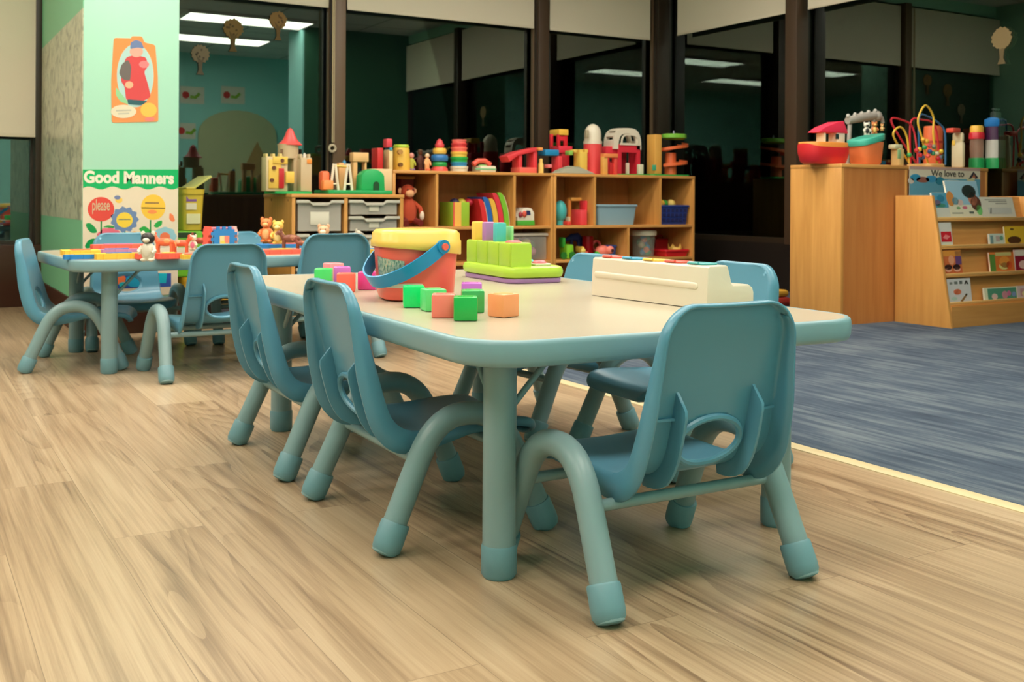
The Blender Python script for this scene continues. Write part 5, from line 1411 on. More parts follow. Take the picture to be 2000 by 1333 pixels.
t = Thing('toy_boat', 'red toy boat with an orange deck and white cabins, leftmost on the tall cabinet', 'toy boat')
y = YR; red = P_((228, 44, 52), .35)
k = KM(1622, y); xa, xb = PX(1577, y + .05), PX(1671, y)
m = MB(); L = xb - xa; zt = PZ(1622, 287, y); xm = (xa + xb) / 2
vs = []; fs = []; n = 24
for s, z in ((.78, Z5), (.90, Z5 + .012), (1.0, Z5 + .06), (1.0, zt)):
    for q in range(n):
        a = 2 * PI * q / n; ex = math.copysign(abs(math.cos(a)) ** .55, math.cos(a)); ey = math.copysign(abs(math.sin(a)) ** .7, math.sin(a))
        vs.append((xm + L / 2 * s * ex, y + .085 + .08 * s * ey, z + (.018 * abs(math.cos(a)) ** 3 if z == zt else 0)))
for j in range(3):
    for q in range(n): fs.append((j * n + q, j * n + (q + 1) % n, (j + 1) * n + (q + 1) % n, (j + 1) * n + q))
fs.append(tuple(range(n))[::-1]); m.add(vs, fs, red); t.part('hull', m)
m = MB(); pts = [(xm + L / 2 * .97 * math.copysign(abs(math.cos(2 * PI * q / n)) ** .55, math.cos(2 * PI * q / n)), y + .085 + .077 * math.copysign(abs(math.sin(2 * PI * q / n)) ** .7, math.sin(2 * PI * q / n))) for q in range(n)]
m.prism(pts, zt - .02, PZ(1622, 277, y), P_((250, 156, 70), .4), 'Z', bev=.004); t.part('orange_deck', m)
zd = PZ(1622, 277, y)
m = MB(); pb(m, 1593, 259, 1613, 276, y + .05, .06, P_((234, 224, 190), .45), .004, zd); i = t.part('cabin', m)
m = MB(); pb(m, 1617, 259, 1650, 276, y + .05, .06, P_((238, 228, 206), .45), .004, zd); i2 = t.part('cabin', m)
m = MB(); pb(m, 1631, 262, 1638, 272, y + .048, .004, P_((30, 60, 60), .3), .001); t.part('porthole', m, i2)
m = MB(); x0, x1 = PX(1588, y + .08), PX(1652, y + .06); z0, z1 = PZ(1620, 259, y + .05), PZ(1636, 236, y + .05)
m.prism([(x0, z0), (x1, z0), (x1 - .01, z0 + .02), (x1 - .035, z1), (x1 - .075, z1 - .004), (x0 + .05, z0 + .028)], y + .045, y + .125, P_((236, 52, 84), .4), 'Y', bev=.004); t.part('roof', m)
t.done()
t = Thing('toy_ark', 'orange toy ark with a teal deck beside the red boat', 'toy boat')
xa, xb = PX(1676, y + .05), PX(1736, y); xm, L = (xa + xb) / 2, xb - xa; zt = PZ(1705, 276, y)
m = MB(); vs = []; fs = []
for s, z in ((.72, Z5), (.86, Z5 + .014), (1.0, zt)):
    for q in range(n): a = 2 * PI * q / n; vs.append((xm + L / 2 * s * math.copysign(abs(math.cos(a)) ** .6, math.cos(a)), y + .08 + .075 * s * math.copysign(abs(math.sin(a)) ** .7, math.sin(a)), z))
for j in range(2):
    for q in range(n): fs.append((j * n + q, j * n + (q + 1) % n, (j + 1) * n + (q + 1) % n, (j + 1) * n + q))
fs.append(tuple(range(n))[::-1]); m.add(vs, fs, P_((238, 134, 82), .42)); t.part('hull', m)
m = MB(); pts = [(xm + L / 2 * 1.05 * math.copysign(abs(math.cos(2 * PI * q / n)) ** .6, math.cos(2 * PI * q / n)), y + .08 + .08 * math.copysign(abs(math.sin(2 * PI * q / n)) ** .7, math.sin(2 * PI * q / n))) for q in range(n)]
b0 = len(m.v); m.prism(pts, zt - .006, PZ(1705, 266, y), P_((70, 184, 160), .4), 'Z', bev=.004); m.v = [(a, b, c + .022 * (a - xm) / (L / 2)) for a, b, c in m.v]; t.part('teal_deck', m); t.done()
zdk = PZ(1705, 266, y) + .001
def sit_animal(u, vtop, vb, yy, body, spot, label, zb):
    p = Vector((PX(u, yy), yy, zb)); h = (PZ(u, vtop, yy) - zb) / KM(u, yy)
    return animal(u, vb, h, body, spot, label, upright=True, plane=p)
xq = lambda u: zdk + .022 * (PX(u, y + .08) - xm) / (L / 2) + .004
sit_animal(1692, 239, 268, y + .05, (226, 220, 204), (40, 36, 34), 'black and white toy panda in the orange ark', xq(1692))
sit_animal(1707, 238, 268, y + .10, (206, 120, 60), (240, 190, 110), 'orange toy lion in the middle of the orange ark', xq(1707))
sit_animal(1722, 242, 266, y + .055, (216, 150, 90), (246, 214, 150), 'tan toy giraffe at the right end of the orange ark', xq(1722))
t = Thing('toy_elephant', 'grey toy elephant lying along the tops of the red boat and ark', 'toy animal')
y2 = YR + .225; gy = P_((172, 164, 156), .5)
m = MB(); a, b = ony(1655, 236, y2), ony(1708, 226, y2); c = (a + b) / 2
m.tube([a, c + Vector((0, 0, .004)), b], .03, gy, 14, radii=[.02, .026, .024]); m.ell(b + Vector((.02, 0, -.002)), (.03, .03, .03), gy); m.tube([b + Vector((.04, 0, 0)), b + Vector((.062, 0, -.01)), b + Vector((.07, 0, -.04))], .01, gy, 8)
t.part('body', m)
m = MB()
for q in range(5): m.ell(a.lerp(b, q / 4) + Vector((0, -.005, .026)), (.011, .011, .013), P_((190, 184, 176), .5), None, 10, 8)
t.part('back_bumps', m)
m = MB(); m.tube([(a.x + .02, y2, a.z - .02), (a.x + .015, y2 + .01, Z5)], .012, gy, 10); t.part('leg', m); m = MB(); m.tube([(b.x - .01, y2, b.z - .02), (b.x - .005, y2 + .01, Z5)], .012, gy, 10); t.part('leg', m); t.done()

t = Thing('toy_windmill', 'small cream and green toy house between the ark and the bead maze', 'toy building')
yw = YR - .035
m = MB(); pb(m, 1739, 290, 1766, 316, yw, .06, P_((222, 190, 126), .5), .006, Z5); t.part('wall', m)
m = MB(); pb(m, 1748, 282, 1763, 291, yw + .01, .05, P_((214, 210, 170), .5), .006); pb(m, 1752, 292, 1759, 310, yw - .003, .003, P_((150, 196, 140), .5), .001); t.part('front', m); t.fit(None, PX(1772, YR + .16) - .006); t.done()

t = Thing('bead_maze', 'wooden bead maze with looping yellow, red and blue wires', 'bead maze')
yb_ = YR + .06
m = MB(); x0, x1 = PX(1772, yb_ + .1), PX(1846, yb_ - .03); m.prism([(a + (x0 + x1) / 2, b + yb_ + .04) for a, b in rrect(x1 - x0, .17, .04)], Z5, Z5 + .02, P_((226, 182, 116), .5), 'Z', bev=.004); t.part('base', m)
zb = Z5 + .02
def wire(pts, c, r=.0055):
    m = MB(); P3 = [Vector((PX(u, yy), yy, PZ(u, v, yy) if v else zb)) for u, v, yy in pts]
    out = []
    for j in range(len(P3) - 1):
        p0, p1, p2, p3 = P3[max(j - 1, 0)], P3[j], P3[j + 1], P3[min(j + 2, len(P3) - 1)]
        for w in range(8): q = w / 8; out.append(.5 * (2 * p1 + (p2 - p0) * q + (2 * p0 - 5 * p1 + 4 * p2 - p3) * q * q + (3 * p1 - p0 - 3 * p2 + p3) * q ** 3))
    out.append(P3[-1]); m.tube(out, r, P_(c, .35), 8); t.part('wire', m)
wire([(1776, None, yb_ + .02), (1745, 268, yb_), (1752, 250, yb_), (1763, 252, yb_), (1772, 275, yb_), (1775, None, yb_ - .01)], (240, 196, 70))
wire([(1790, None, yb_ + .07), (1740, 238, yb_ + .09), (1765, 236, yb_ + .09), (1782, 250, yb_ + .08), (1790, 290, yb_ + .06), (1792, None, yb_ + .05)], (206, 44, 60))
wire([(1812, None, yb_), (1800, 270, yb_), (1792, 235, yb_), (1806, 206, yb_), (1822, 228, yb_), (1822, 262, yb_), (1830, None, yb_)], (242, 196, 66))
wire([(1778, None, yb_ + .1), (1778, 240, yb_ + .1), (1800, 234, yb_ + .1), (1826, 248, yb_ + .09), (1836, None, yb_ + .08)], (214, 46, 60))
wire([(1796, None, yb_ + .10), (1794, 232, yb_ + .1), (1812, 228, yb_ + .1), (1834, 242, yb_ + .09), (1845, 262, yb_ + .08), (1846, None, yb_ + .06)], (50, 110, 160))
beads = [(1790, 294, (214, 50, 60)), (1797, 303, (214, 50, 60)), (1802, 308, (70, 90, 130)), (1796, 292, (230, 190, 60)), (1816, 285, (230, 90, 110)), (1816, 296, (50, 100, 170)), (1812, 305, (240, 90, 80)), (1822, 300, (60, 150, 110)), (1824, 287, (140, 150, 120)), (1838, 296, (248, 206, 60)), (1836, 308, (110, 116, 140)), (1830, 300, (226, 214, 180)), (1840, 306, (30, 60, 40)), (1832, 310, (200, 30, 50)), (1803, 273, (236, 180, 60)), (1810, 276, (236, 180, 60)), (1776, 303, (60, 170, 90)), (1806, 288, (60, 160, 90))]
for q, (u, v, c) in enumerate(beads):
    m = MB(); yy = yb_ - .02 + .004 * (q % 3); p = ony(u, v, yy); r = .0135; z = max(p.z, zb + r); m.ell((p.x, yy, z), r, P_(c, .35), None, 12, 8); t.part('bead', m)
t.done()
t = Thing('toy_drum', 'ribbed orange toy drum standing behind the bead maze', 'toy drum')
yd = YR + .235
m = MB(); z0, z1 = pl(m, 1822, 36, 247, 318, yd, P_((240, 116, 66), .45), [(.9, 0), (1, .1), (1, .95), (.94, 1)], Z5); t.part('drum', m)
m = MB(); pl(m, 1822, 37, 276, 280, yd, P_((196, 60, 50), .5), [(1.01, 0), (1.01, 1)]); t.part('band', m); t.done()
t = Thing('toy_robot', 'cream toy figure with a red hat right of the bead maze', 'toy figure')
yd = YR + .0
m = MB(); pb(m, 1856, 276, 1886, 314, yd, .08, P_((220, 208, 172), .5), .014, Z5); t.part('body', m)
m = MB(); pb(m, 1858, 258, 1884, 278, yd + .005, .07, P_((228, 214, 176), .5), .014); i = t.part('head', m)
m = MB(); pb(m, 1861, 250, 1876, 259, yd + .01, .05, P_((226, 80, 60), .5), .006); t.part('hat', m, i)
m = MB(); pb(m, 1858, 274, 1866, 284, yd - .01, .02, P_((238, 196, 80), .5), .004); t.part('bow_tie', m, i); t.fit(PX(1846, yb_ - .03) + .012, None); t.done()

t = Thing('toy_blender', 'clear jar toy with red collar and yellow cap, left of the tall bottle', 'toy jar')
yj = YR + .03
m = MB(); pl(m, 1907, 29, 309, 320, yj, P_((34, 154, 84), .4), [(1, 0), (1, .8), (.96, 1)], Z5); t.part('green_base', m)
z0 = PZ(1905, 309, yj)
m = MB(); pl(m, 1907, 26, 271, 309, yj, clear_plastic('brown_clear_jar', (190, 150, 130), .55, .12), [(.96, 0), (1, .5), (.98, 1)]); t.part('jar', m)
m = MB(); pl(m, 1907, 29, 259, 272, yj, P_((214, 36, 50), .38), [(1, 0), (1, .8), (.9, 1)]); t.part('red_collar', m)
m = MB(); pl(m, 1907, 25, 245, 259, yj, P_((248, 190, 70), .4), [(1, 0), (1, .7), (.85, .95), (0, 1)]); t.part('yellow_cap', m); t.done()
t = Thing('toy_bottle', 'tall toy bottle with blue cap, purple band and pale body at the right end', 'toy jar')
yj = 3.905
m = MB(); pl(m, 1942, 36, 309, 322, yj, P_((34, 154, 84), .4), [(1, 0), (1, .8), (.96, 1)], Z5); t.part('green_base', m)
m = MB(); pl(m, 1942, 34, 274, 309, yj, P_((196, 194, 184), .4), [(1, 0), (1, 1)]); t.part('pale_body', m)
m = MB(); pl(m, 1942, 34, 247, 275, yj, P_((70, 32, 70), .4), [(1, 0), (.98, 1)]); t.part('purple_band', m)
m = MB(); pl(m, 1942, 38, 228, 248, yj, P_((34, 120, 196), .38), [(.9, 0), (1, .15), (1, .7), (.6, .9), (0, 1)]); t.part('blue_cap', m)
m = MB(); pl(m, 1942, 16, 209, 229, yj, P_((206, 200, 206), .4), [(1, 0), (1, .4), (.6, .6), (.8, .8), (.4, 1), (0, 1)]); t.part('knob', m); t.done()

# ------------------------------------------------------------------ book display
BX0, BX1 = 4.62, 5.43
yf0, yf1 = onx(1858, 641, BX0).y, onx(1820, 382, BX0).y; BZ = onx(1820, 382, BX0).z; ybk = YK - .008
def yfz(z): return yf0 + (yf1 - yf0) * z / BZ
t = Thing('book_display', 'maple tiered book display with sloping sides in front of the tall cabinet', 'bookcase')
prof = [(ybk, 0), (yf0, 0), (yf1, BZ), (ybk, BZ)]
for xx in (BX0, BX1 - .02):
    m = MB(); m.prism(prof, xx, xx + .02, M_MAPLE, 'X', bev=.003); t.part('side_panel', m)
TZ = [.12, .265, .41, .553, BZ - .004]
m = MB(); m.bx(BX0 + .02, BX1 - .02, yfz(.06) + .004, yfz(.06) + .02, 0.0, TZ[0] - .012, M_MAPLEX); t.part('kick_panel', m)
for q in range(4):
    z0, z1 = TZ[q], TZ[q + 1]; y0 = yfz(z0) + .004; y1 = min(yfz(z1) + .05, ybk - .02)
    m = MB(); m.prism([(y0 + .040, z0), (y0 + .052, z0), (y1 + .010, z1), (y1 - .004, z1)], BX0 + .021, BX1 - .021, M_MAPLEX, 'X'); t.part('tier_back', m)
    m = MB(); m.bx(BX0 + .0205, BX1 - .0205, y0, y0 + .06, z0 - .012, z0, M_MAPLEX, .002); m.bx(BX0 + .021, BX1 - .021, y0, y0 + .008, z0, z0 + .010, M_EDGE, .001); t.part('tier_ledge', m)
m = MB(); m.bx(BX0 + .02, BX1 - .02, ybk - .012, ybk, 0, BZ - .004, M_MAPLED); t.part('back_panel', m)
t.done()

# books lean on the tiers: local x along the shelf, local z up the cover, front towards -y
def lean(tier, u0, u1, h, tilt=9, off=.0, thick=.006):
    z0 = TZ[tier] + .004; y0 = yfz(TZ[tier]) + .004 + .012 + off
    xa, xb = PX(u0, y0), PX(u1, y0)
    if xa < BX0 + .025: xb += BX0 + .025 - xa; xa = BX0 + .025
    tl = R(tilt)
    M = Matrix.Translation(((xa + xb) / 2, y0, z0)) @ Matrix.Rotation(-tl, 4, 'X')
    return M, xb - xa
def book(tier, u0, u1, vtop, label, base, art, tilt=10, off=0, title=None):
    z0 = TZ[tier] + .004; y0 = yfz(TZ[tier]) + .016 + off
    h = (PZ((u0 + u1) / 2, vtop, y0 + .02) - z0) / math.cos(R(tilt))
    if tier < 3: tilt = 7; h = min(h, TZ[tier + 1] - TZ[tier] - .022)
    M, w = lean(tier, u0, u1, h, tilt, off)
    loc = M.translation.copy(); M0 = M.copy(); M0.translation = (0, 0, 0)
    root = empty('picture_book', loc); tag(root, label, 'book', 'picture books on the display')
    m = MB(); m.bx(-w / 2, w / 2, 0, .007, 0, h, P_((236, 230, 214), .6), 0, M0); m.bx(-w / 2 - .0015, w / 2 + .0015, -.0012, 0, 0, h + .0015, P_(base, .35), 0, M0); m.bx(-w / 2 - .0015, w / 2 + .0015, .007, .0082, 0, h + .0015, P_(base, .35), 0, M0)
    o = link('cover', m, root)
    m = MB()
    for a in art:
        k = a[0]
        if k == 'r': _, xa, za, xb, zb, c = a; m.bx((xa - .5) * w, (xb - .5) * w, -.0018, -.0012, za * h, zb * h, P_(c, .4), 0, M0)
        elif k == 'e': _, cx, cz, rx, rz, c = a; m.prism([((cx - .5) * w + rx * w * math.cos(2 * PI * q / 20), cz * h + rz * h * math.sin(2 * PI * q / 20)) for q in range(20)], -.0024, -.0018, P_(c, .4), 'Y', M0)
        elif k == 'p': _, pts, c = a; m.prism([((x - .5) * w, z * h) for x, z in pts], -.0023, -.0017, P_(c, .4), 'Y', M0)
    if m.v: link('cover_art', m, o)
    return root, o, M0, w, h
dk = (60, 58, 56)
# poster taped to the back of the cabinet, behind the display
def we_love():
    y0 = YK - .006; xa, xb = PX(1776, y0), PX(1914, y0); z1, z0 = PZ(1845, 327, y0), PZ(1845, 372, y0) - .03
    w, h = xb - xa, z1 - z0
    root = empty('reading_poster', ((xa + xb) / 2, y0, z0)); tag(root, 'poster headed We love to on the cabinet back, above the book display', 'poster')
    m = MB(); m.bx(-w / 2, w / 2, 0, .0015, 0, h, P_((222, 214, 192), .5)); o = link('paper', m, root)
    m = MB()
    def r(x0, a, x1, b, c, d=0.0): m.bx((x0 - .5) * w, (x1 - .5) * w, -.0006 - d, 0, a * h, b * h, P_(c, .45))
    def e(cx, cz, rx, rz, c, d=.0006): m.prism([((cx - .5) * w + rx * w * math.cos(2 * PI * q / 20), cz * h + rz * h * math.sin(2 * PI * q / 20)) for q in range(20)], -.0008 - d, 0, P_(c, .45), 'Y')
    r(0, .90, 1, 1, (190, 158, 150)); r(0, 0, 1, .60, (96, 166, 194)); e(.08, .62, .07, .12, (50, 150, 190)); e(.18, .55, .09, .10, (150, 96, 84)); e(.30, .58, .08, .12, (60, 150, 196)); e(.42, .52, .06, .14, (44, 134, 160)); e(.02, .5, .04, .1, (210, 200, 190)); e(.6, .4, .12, .2, (150, 190, 206)); e(.86, .58, .06, .05, (200, 204, 160))
    link('pictures', m, o)
    m = MB(); m.prism([((.83 - .5) * w, .62 * h), ((.90 - .5) * w, .88 * h), ((.97 - .5) * w, .66 * h), ((.93 - .5) * w, .62 * h), ((.90 - .5) * w, .74 * h), ((.86 - .5) * w, .62 * h)], -.0016, 0, P_((50, 46, 60), .5), 'Y'); m.prism([((.885 - .5) * w, .66 * h), ((.905 - .5) * w, .8 * h), ((.93 - .5) * w, .66 * h)], -.002, 0, P_((190, 120, 90), .5), 'Y'); link('corner_picture', m, o)
    T0 = Matrix.Translation((.03 * w, -.0008, .68 * h)) @ Matrix(((1, 0, 0, 0), (0, 0, -1, 0), (0, 1, 0, 0), (0, 0, 0, 1)))
    m = text_mb('We love to', .05, P_((58, 56, 50), .6), T0, .0008, .0004, 'CENTER', w * .47); link('lettering', m, o)
we_love()
book(3, 1826, 1855, 377, 'tall blue picture book at the left end of the top tier', (206, 206, 194), [('r', 0, .42, 1, 1, (80, 150, 178)), ('e', .3, .6, .2, .12, (110, 90, 116)), ('e', .55, .78, .25, .14, (40, 120, 150)), ('e', .5, .5, .3, .08, (60, 130, 110))], 13)
book(3, 1858, 1920, 354, 'large picture book with a dark-haired child on the top tier', (222, 214, 186), [('r', 0, .36, 1, 1, (150, 188, 206)), ('e', .08, .52, .12, .2, (206, 134, 64)), ('e', .22, .46, .1, .1, (110, 150, 160)), ('e', .36, .42, .1, .08, (210, 180, 170)), ('e', .70, .72, .22, .18, (34, 44, 40)), ('e', .78, .52, .14, .18, (196, 120, 90)), ('e', .86, .40, .16, .2, (96, 54, 40)), ('e', .93, .22, .09, .14, (120, 196, 110)), ('e', .48, .28, .08, .04, (206, 100, 126)), ('e', .28, .27, .06, .04, (120, 160, 110)), ('r', .06, .12, .4, .15, (130, 130, 118)), ('r', .6, .12, .74, .18, (90, 100, 90))], 13)
book(3, 1921, 1985, 386, 'white paper sheet with grey writing on the top tier, right of the large picture book', (214, 208, 192), [('r', .25, .78, .8, .82, (140, 138, 130)), ('r', .15, .86, .8, .9, (150, 146, 138)), ('r', .45, .68, .8, .72, (150, 148, 140)), ('r', .2, .2, .9, .5, (196, 194, 186)), ('p', [(.22, .22), (.27, .5), (.3, .5), (.26, .2)], (110, 108, 100))], 14)
book(2, 1832, 1857, 431, 'white book with a bright red panel on the second tier from the top', (222, 216, 206), [('r', .15, .18, .95, .62, (212, 24, 44)), ('p', [(.25, .35), (.5, .5), (.85, .42), (.6, .28)], (240, 130, 130)), ('r', .2, .05, .9, .16, (214, 222, 200))], 9)
book(2, 1934, 1962, 457, 'small pale blue book on the second tier, left of the yellow one', (206, 214, 200), [('r', .06, .1, .25, .86, (120, 150, 150)), ('r', .45, .3, .7, .8, (196, 170, 160)), ('e', .82, .62, .12, .2, (110, 160, 130))], 9)
book(2, 1965, 2012, 443, 'yellow book with a brown-haired figure on the second tier', (232, 186, 50), [('e', .36, .24, .28, .22, (90, 54, 24)), ('e', .3, .86, .08, .06, (120, 90, 40))], 10)
book(1, 1841, 1877, 488, 'orange and purple book with two faces on the third tier', (214, 110, 60), [('r', 0, .76, 1, 1, (230, 150, 60)), ('r', .68, .4, 1, .96, (110, 70, 120)), ('e', .25, .3, .2, .12, (60, 24, 24)), ('e', .7, .3, .2, .12, (50, 24, 24)), ('e', .25, .2, .18, .1, (236, 170, 140)), ('e', .72, .2, .18, .1, (240, 176, 150)), ('e', .45, .6, .16, .2, (236, 160, 120))], 9)
book(1, 1936, 1983, 493, 'orange picture book with a green spine on the third tier', (226, 120, 50), [('r', 0, 0, .22, .9, (96, 140, 60)), ('r', .25, .82, .9, 1, (206, 190, 120)), ('e', .6, .5, .22, .3, (236, 150, 60)), ('e', .55, .3, .2, .18, (226, 210, 130)), ('e', .78, .34, .12, .2, (226, 90, 40))], 9)
book(1, 1986, 2015, 488, 'dark red book cut by the right edge of the picture', (150, 30, 50), [('r', 0, .72, 1, 1, (226, 210, 190)), ('e', .5, .3, .3, .2, (226, 180, 170))], 9, .0)
book(0, 1852, 1898, 545, 'white book with four dark letters and an orange flower on the lowest tier', (214, 210, 208), [('r', .12, .78, .24, .88, (130, 130, 124)), ('r', .32, .78, .46, .9, (120, 122, 116)), ('r', .54, .78, .66, .92, (100, 104, 100)), ('p', [(.74, .76), (.80, .92), (.86, .92), (.92, .76), (.86, .76), (.83, .84), (.80, .76)], (70, 66, 60)), ('e', .42, .46, .16, .12, (230, 120, 80)), ('e', .42, .46, .08, .06, (236, 150, 110)), ('p', [(.5, .06), (.78, .36), (.84, .34), (.6, .03)], (150, 110, 60)), ('p', [(.72, .3), (.78, .38), (.84, .34), (.8, .28)], (50, 60, 40)), ('e', .26, .18, .12, .08, (180, 206, 190))], 9)
book(0, 1925, 1988, 561, 'wide green book with pink flowers on the lowest tier', (226, 222, 190), [('r', .1, .08, .98, .94, (88, 150, 120)), ('e', .3, .3, .09, .24, (226, 190, 180)), ('e', .62, .4, .09, .3, (206, 140, 150)), ('e', .75, .5, .06, .2, (210, 110, 150)), ('e', .9, .4, .06, .2, (130, 150, 190))], 9)
book(0, 1990, 2016, 558, 'pale pink book at the right edge of the lowest tier', (214, 190, 186), [('r', .2, .2, .9, .8, (200, 150, 150)), ('e', .5, .4, .2, .2, (226, 214, 150))], 9)

# ------------------------------------------------------------------ posters on the column
YW = COLY - .0022
def on_col(u, v): return ony(u, v, COLY)
class Poster:
    def __init__(s, name, label): s.t = Thing(name, label, 'poster'); s.d = 0
    def poly(s, m, pts, c, layer, rough=.25):
        q = []
        for u, v in pts: p = on_col(u, v); q.append((p.x, p.z))
        m.prism(q, COLY - .0022 - layer * .0004 - .0004, COLY - .0018 - layer * .0004 + .0002, P_(c, rough), 'Y')
    def disc(s, m, u, v, rx, ry, c, layer, n=24, wob=0, k=0):
        s.poly(m, [(u + rx * (1 + wob * math.cos(k * 2 * PI * q / n)) * math.cos(2 * PI * q / n), v + ry * (1 + wob * math.cos(k * 2 * PI * q / n)) * math.sin(2 * PI * q / n)) for q in range(n)], c, layer)
    def text(s, txt, u, v, width_px, c, layer, bold=.002, rough=.3):
        p = on_col(u, v); k = KM(u, COLY) / math.cos(PHI)
        M = Matrix.Translation((p.x, COLY - .0022 - layer * .0004, p.z)) @ Matrix(((1, 0, 0, 0), (0, 0, -1, 0), (0, 1, 0, 0), (0, 0, 0, 1)))
        a, b = on_col(u - width_px / 2, v), on_col(u + width_px / 2, v)
        return text_mb(txt, .075, P_(c, rough), M, bold, .0004, 'CENTER', b.x - a.x)
p = Poster('manners_poster', 'Good Manners poster with smiling flowers and a green banner on the mint column')
m = MB(); p.poly(m, [(161.5, 332), (347.5, 332), (347, 574), (161.5, 590)], (232, 214, 186), 0); pi_ = p.t.part('paper', m)
m = MB(); sc_ = [(161.5, 331.5), (347.8, 331.5), (347.8, 367)] + [(347 - 185 * q / 24, 367.5 + 3.2 * math.sin(q * PI / 3)) for q in range(25)]
p.poly(m, sc_, (24, 176, 96), 1); bi = p.t.part('banner', m, pi_, 'green banner with a scalloped lower edge')
p.t.part('lettering', p.text('Good Manners', 253, 357.5, 176, (238, 228, 206), 2, .0032), bi and pi_)
m = MB()
p.disc(m, 197, 409, 26, 24, (226, 74, 62), 1); p.poly(m, [(196, 432), (199, 432), (199, 470), (196, 470)], (40, 140, 70), 1)
p.poly(m, bez_round([(166, 437), (176, 435), (188, 447), (190, 455), (178, 456), (170, 447)], 5, 3), (24, 150, 76), 1); p.poly(m, bez_round([(165, 481), (172, 469), (184, 465), (190, 472), (180, 484), (168, 486)], 5, 3), (24, 150, 76), 1)
i = p.t.part('red_flower', m, pi_)
p.t.part('flower_text', p.text('please', 197, 411, 34, (206, 190, 150), 3, .0004), pi_)
m = MB(); p.disc(m, 243, 429, 26, 24, (112, 136, 176), 1, 44, .09, 11); p.disc(m, 243, 430, 16, 15, (244, 206, 66), 2); p.poly(m, [(230, 430), (256, 430), (253, 428), (233, 428)], (120, 130, 110), 3); p.poly(m, [(242, 452), (245, 452), (245, 480), (242, 480)], (40, 140, 70), 0.6); p.t.part('blue_sunflower', m, pi_)
m = MB(); p.disc(m, 299, 405, 24, 25, (246, 196, 66), 1); p.disc(m, 297, 414, 9, 4, (248, 146, 80), 2); p.poly(m, [(276, 405), (322, 406), (322, 408), (276, 407.5)], (110, 84, 40), 2); p.poly(m, [(292, 430), (295, 430), (295, 462), (292, 462)], (40, 140, 70), 1)
p.poly(m, bez_round([(299, 442), (306, 433), (317, 430), (316, 440), (306, 446)], 4, 3), (44, 166, 70), 1); p.poly(m, bez_round([(270, 447), (282, 441), (294, 450), (294, 462), (280, 458)], 4, 3), (44, 166, 70), 1); p.t.part('yellow_flower', m, pi_)
m = MB(); p.poly(m, [(283, 395), (310, 395.5), (310, 398), (283, 398)], (150, 116, 70), 2); p.t.part('flower_text', m, pi_)
m = MB(); p.disc(m, 213, 464, 24, 19, (232, 110, 130), 1, 40, .06, 9); p.poly(m, bez_round([(200, 444), (210, 440), (224, 442), (222, 446)], 3, 3), (60, 160, 80), 1); p.poly(m, [(197, 462), (230, 462), (230, 466), (197, 466)], (240, 214, 196), 2); p.t.part('pink_flower', m, pi_)
m = MB(); p.disc(m, 322, 462, 22, 18, (150, 196, 206), 1, 40, .05, 8); p.disc(m, 322, 463, 10, 9, (238, 120, 80), 2); p.t.part('light_blue_flower', m, pi_)
m = MB(); p.disc(m, 232, 391, 7, 6, (244, 200, 90), 1); p.disc(m, 229, 386, 6, 4, (120, 130, 170), 2); p.t.part('bee', m, pi_); m = MB(); p.disc(m, 262, 458, 6, 6, (246, 180, 90), 1); p.t.part('small_flower', m, pi_); m = MB(); p.poly(m, bez_round([(331, 416), (338, 420), (342, 432), (336, 434), (330, 428)], 3, 3), (246, 130, 80), 1); p.t.part('butterfly', m, pi_)
m = MB(); p.poly(m, [(190, 534), (334, 534), (334, 560), (190, 566)], (56, 84, 160), 1); p.disc(m, 234, 546, 12, 10, (246, 120, 70), 2); p.disc(m, 262, 549, 18, 12, (40, 160, 200), 2); p.poly(m, [(310, 534), (326, 534), (324, 553), (309, 553)], (30, 176, 196), 2); p.disc(m, 240, 556, 8, 5, (40, 180, 190), 3); p.t.part('picture_strip', m, pi_)
p.t.done()
p = Poster('child_poster', 'laminated orange-framed poster of a person in red shirt and blue cap on the mint column')
m = MB(); p.poly(m, bez_round([(222, 74), (256, 75), (257, 71), (278, 71), (281, 83), (303, 88), (308, 150), (309, 238), (218, 240), (217, 160)], 5, 3), (240, 148, 84), 0, .12); pi_ = p.t.part('orange_frame', m)
m = MB(); p.disc(m, 264, 148, 36, 62, (178, 212, 206), 1, 32); p.poly(m, bez_round([(226, 170), (244, 192), (252, 204), (236, 200), (226, 186)], 4, 3), (150, 206, 150), 2); p.t.part('pale_oval', m, pi_)
m = MB(); p.poly(m, bez_round([(246, 112), (262, 108), (285, 112), (289, 130), (281, 140), (290, 170), (294, 190), (274, 200), (246, 196), (243, 168), (236, 160), (238, 136)], 5, 3), (214, 74, 76), 3); p.poly(m, bez_round([(237, 126), (250, 116), (256, 130), (254, 158), (240, 156), (232, 144)], 5, 3), (112, 100, 96), 4); p.disc(m, 252, 166, 8, 7, (226, 176, 140), 4); p.disc(m, 281, 126, 10, 7, (232, 130, 130), 4)
p.poly(m, bez_round([(248, 194), (274, 196), (288, 198), (276, 206), (250, 204)], 3, 3), (52, 92, 100), 4); p.disc(m, 266, 101, 13, 11, (226, 170, 150), 4); p.t.part('figure', m, pi_)
m = MB(); p.poly(m, bez_round([(254, 96), (255, 83), (265, 78), (276, 82), (281, 95), (268, 93)], 3, 3), (110, 128, 168), 5); p.t.part('cap', m, pi_)
m = MB(); p.disc(m, 241, 218, 25, 13, (226, 214, 184), 3); p.poly(m, [(226, 215), (256, 214), (256, 217), (226, 218)], (190, 184, 164), 4); p.poly(m, [(230, 221), (252, 220), (252, 223), (230, 224)], (196, 190, 170), 4); p.t.part('speech_bubble', m, pi_)
m = MB(); p.disc(m, 290, 215, 16, 14, (244, 190, 84), 3); p.disc(m, 292, 233, 10, 4, (232, 130, 120), 4); p.t.part('yellow_spot', m, pi_)
p.t.done()

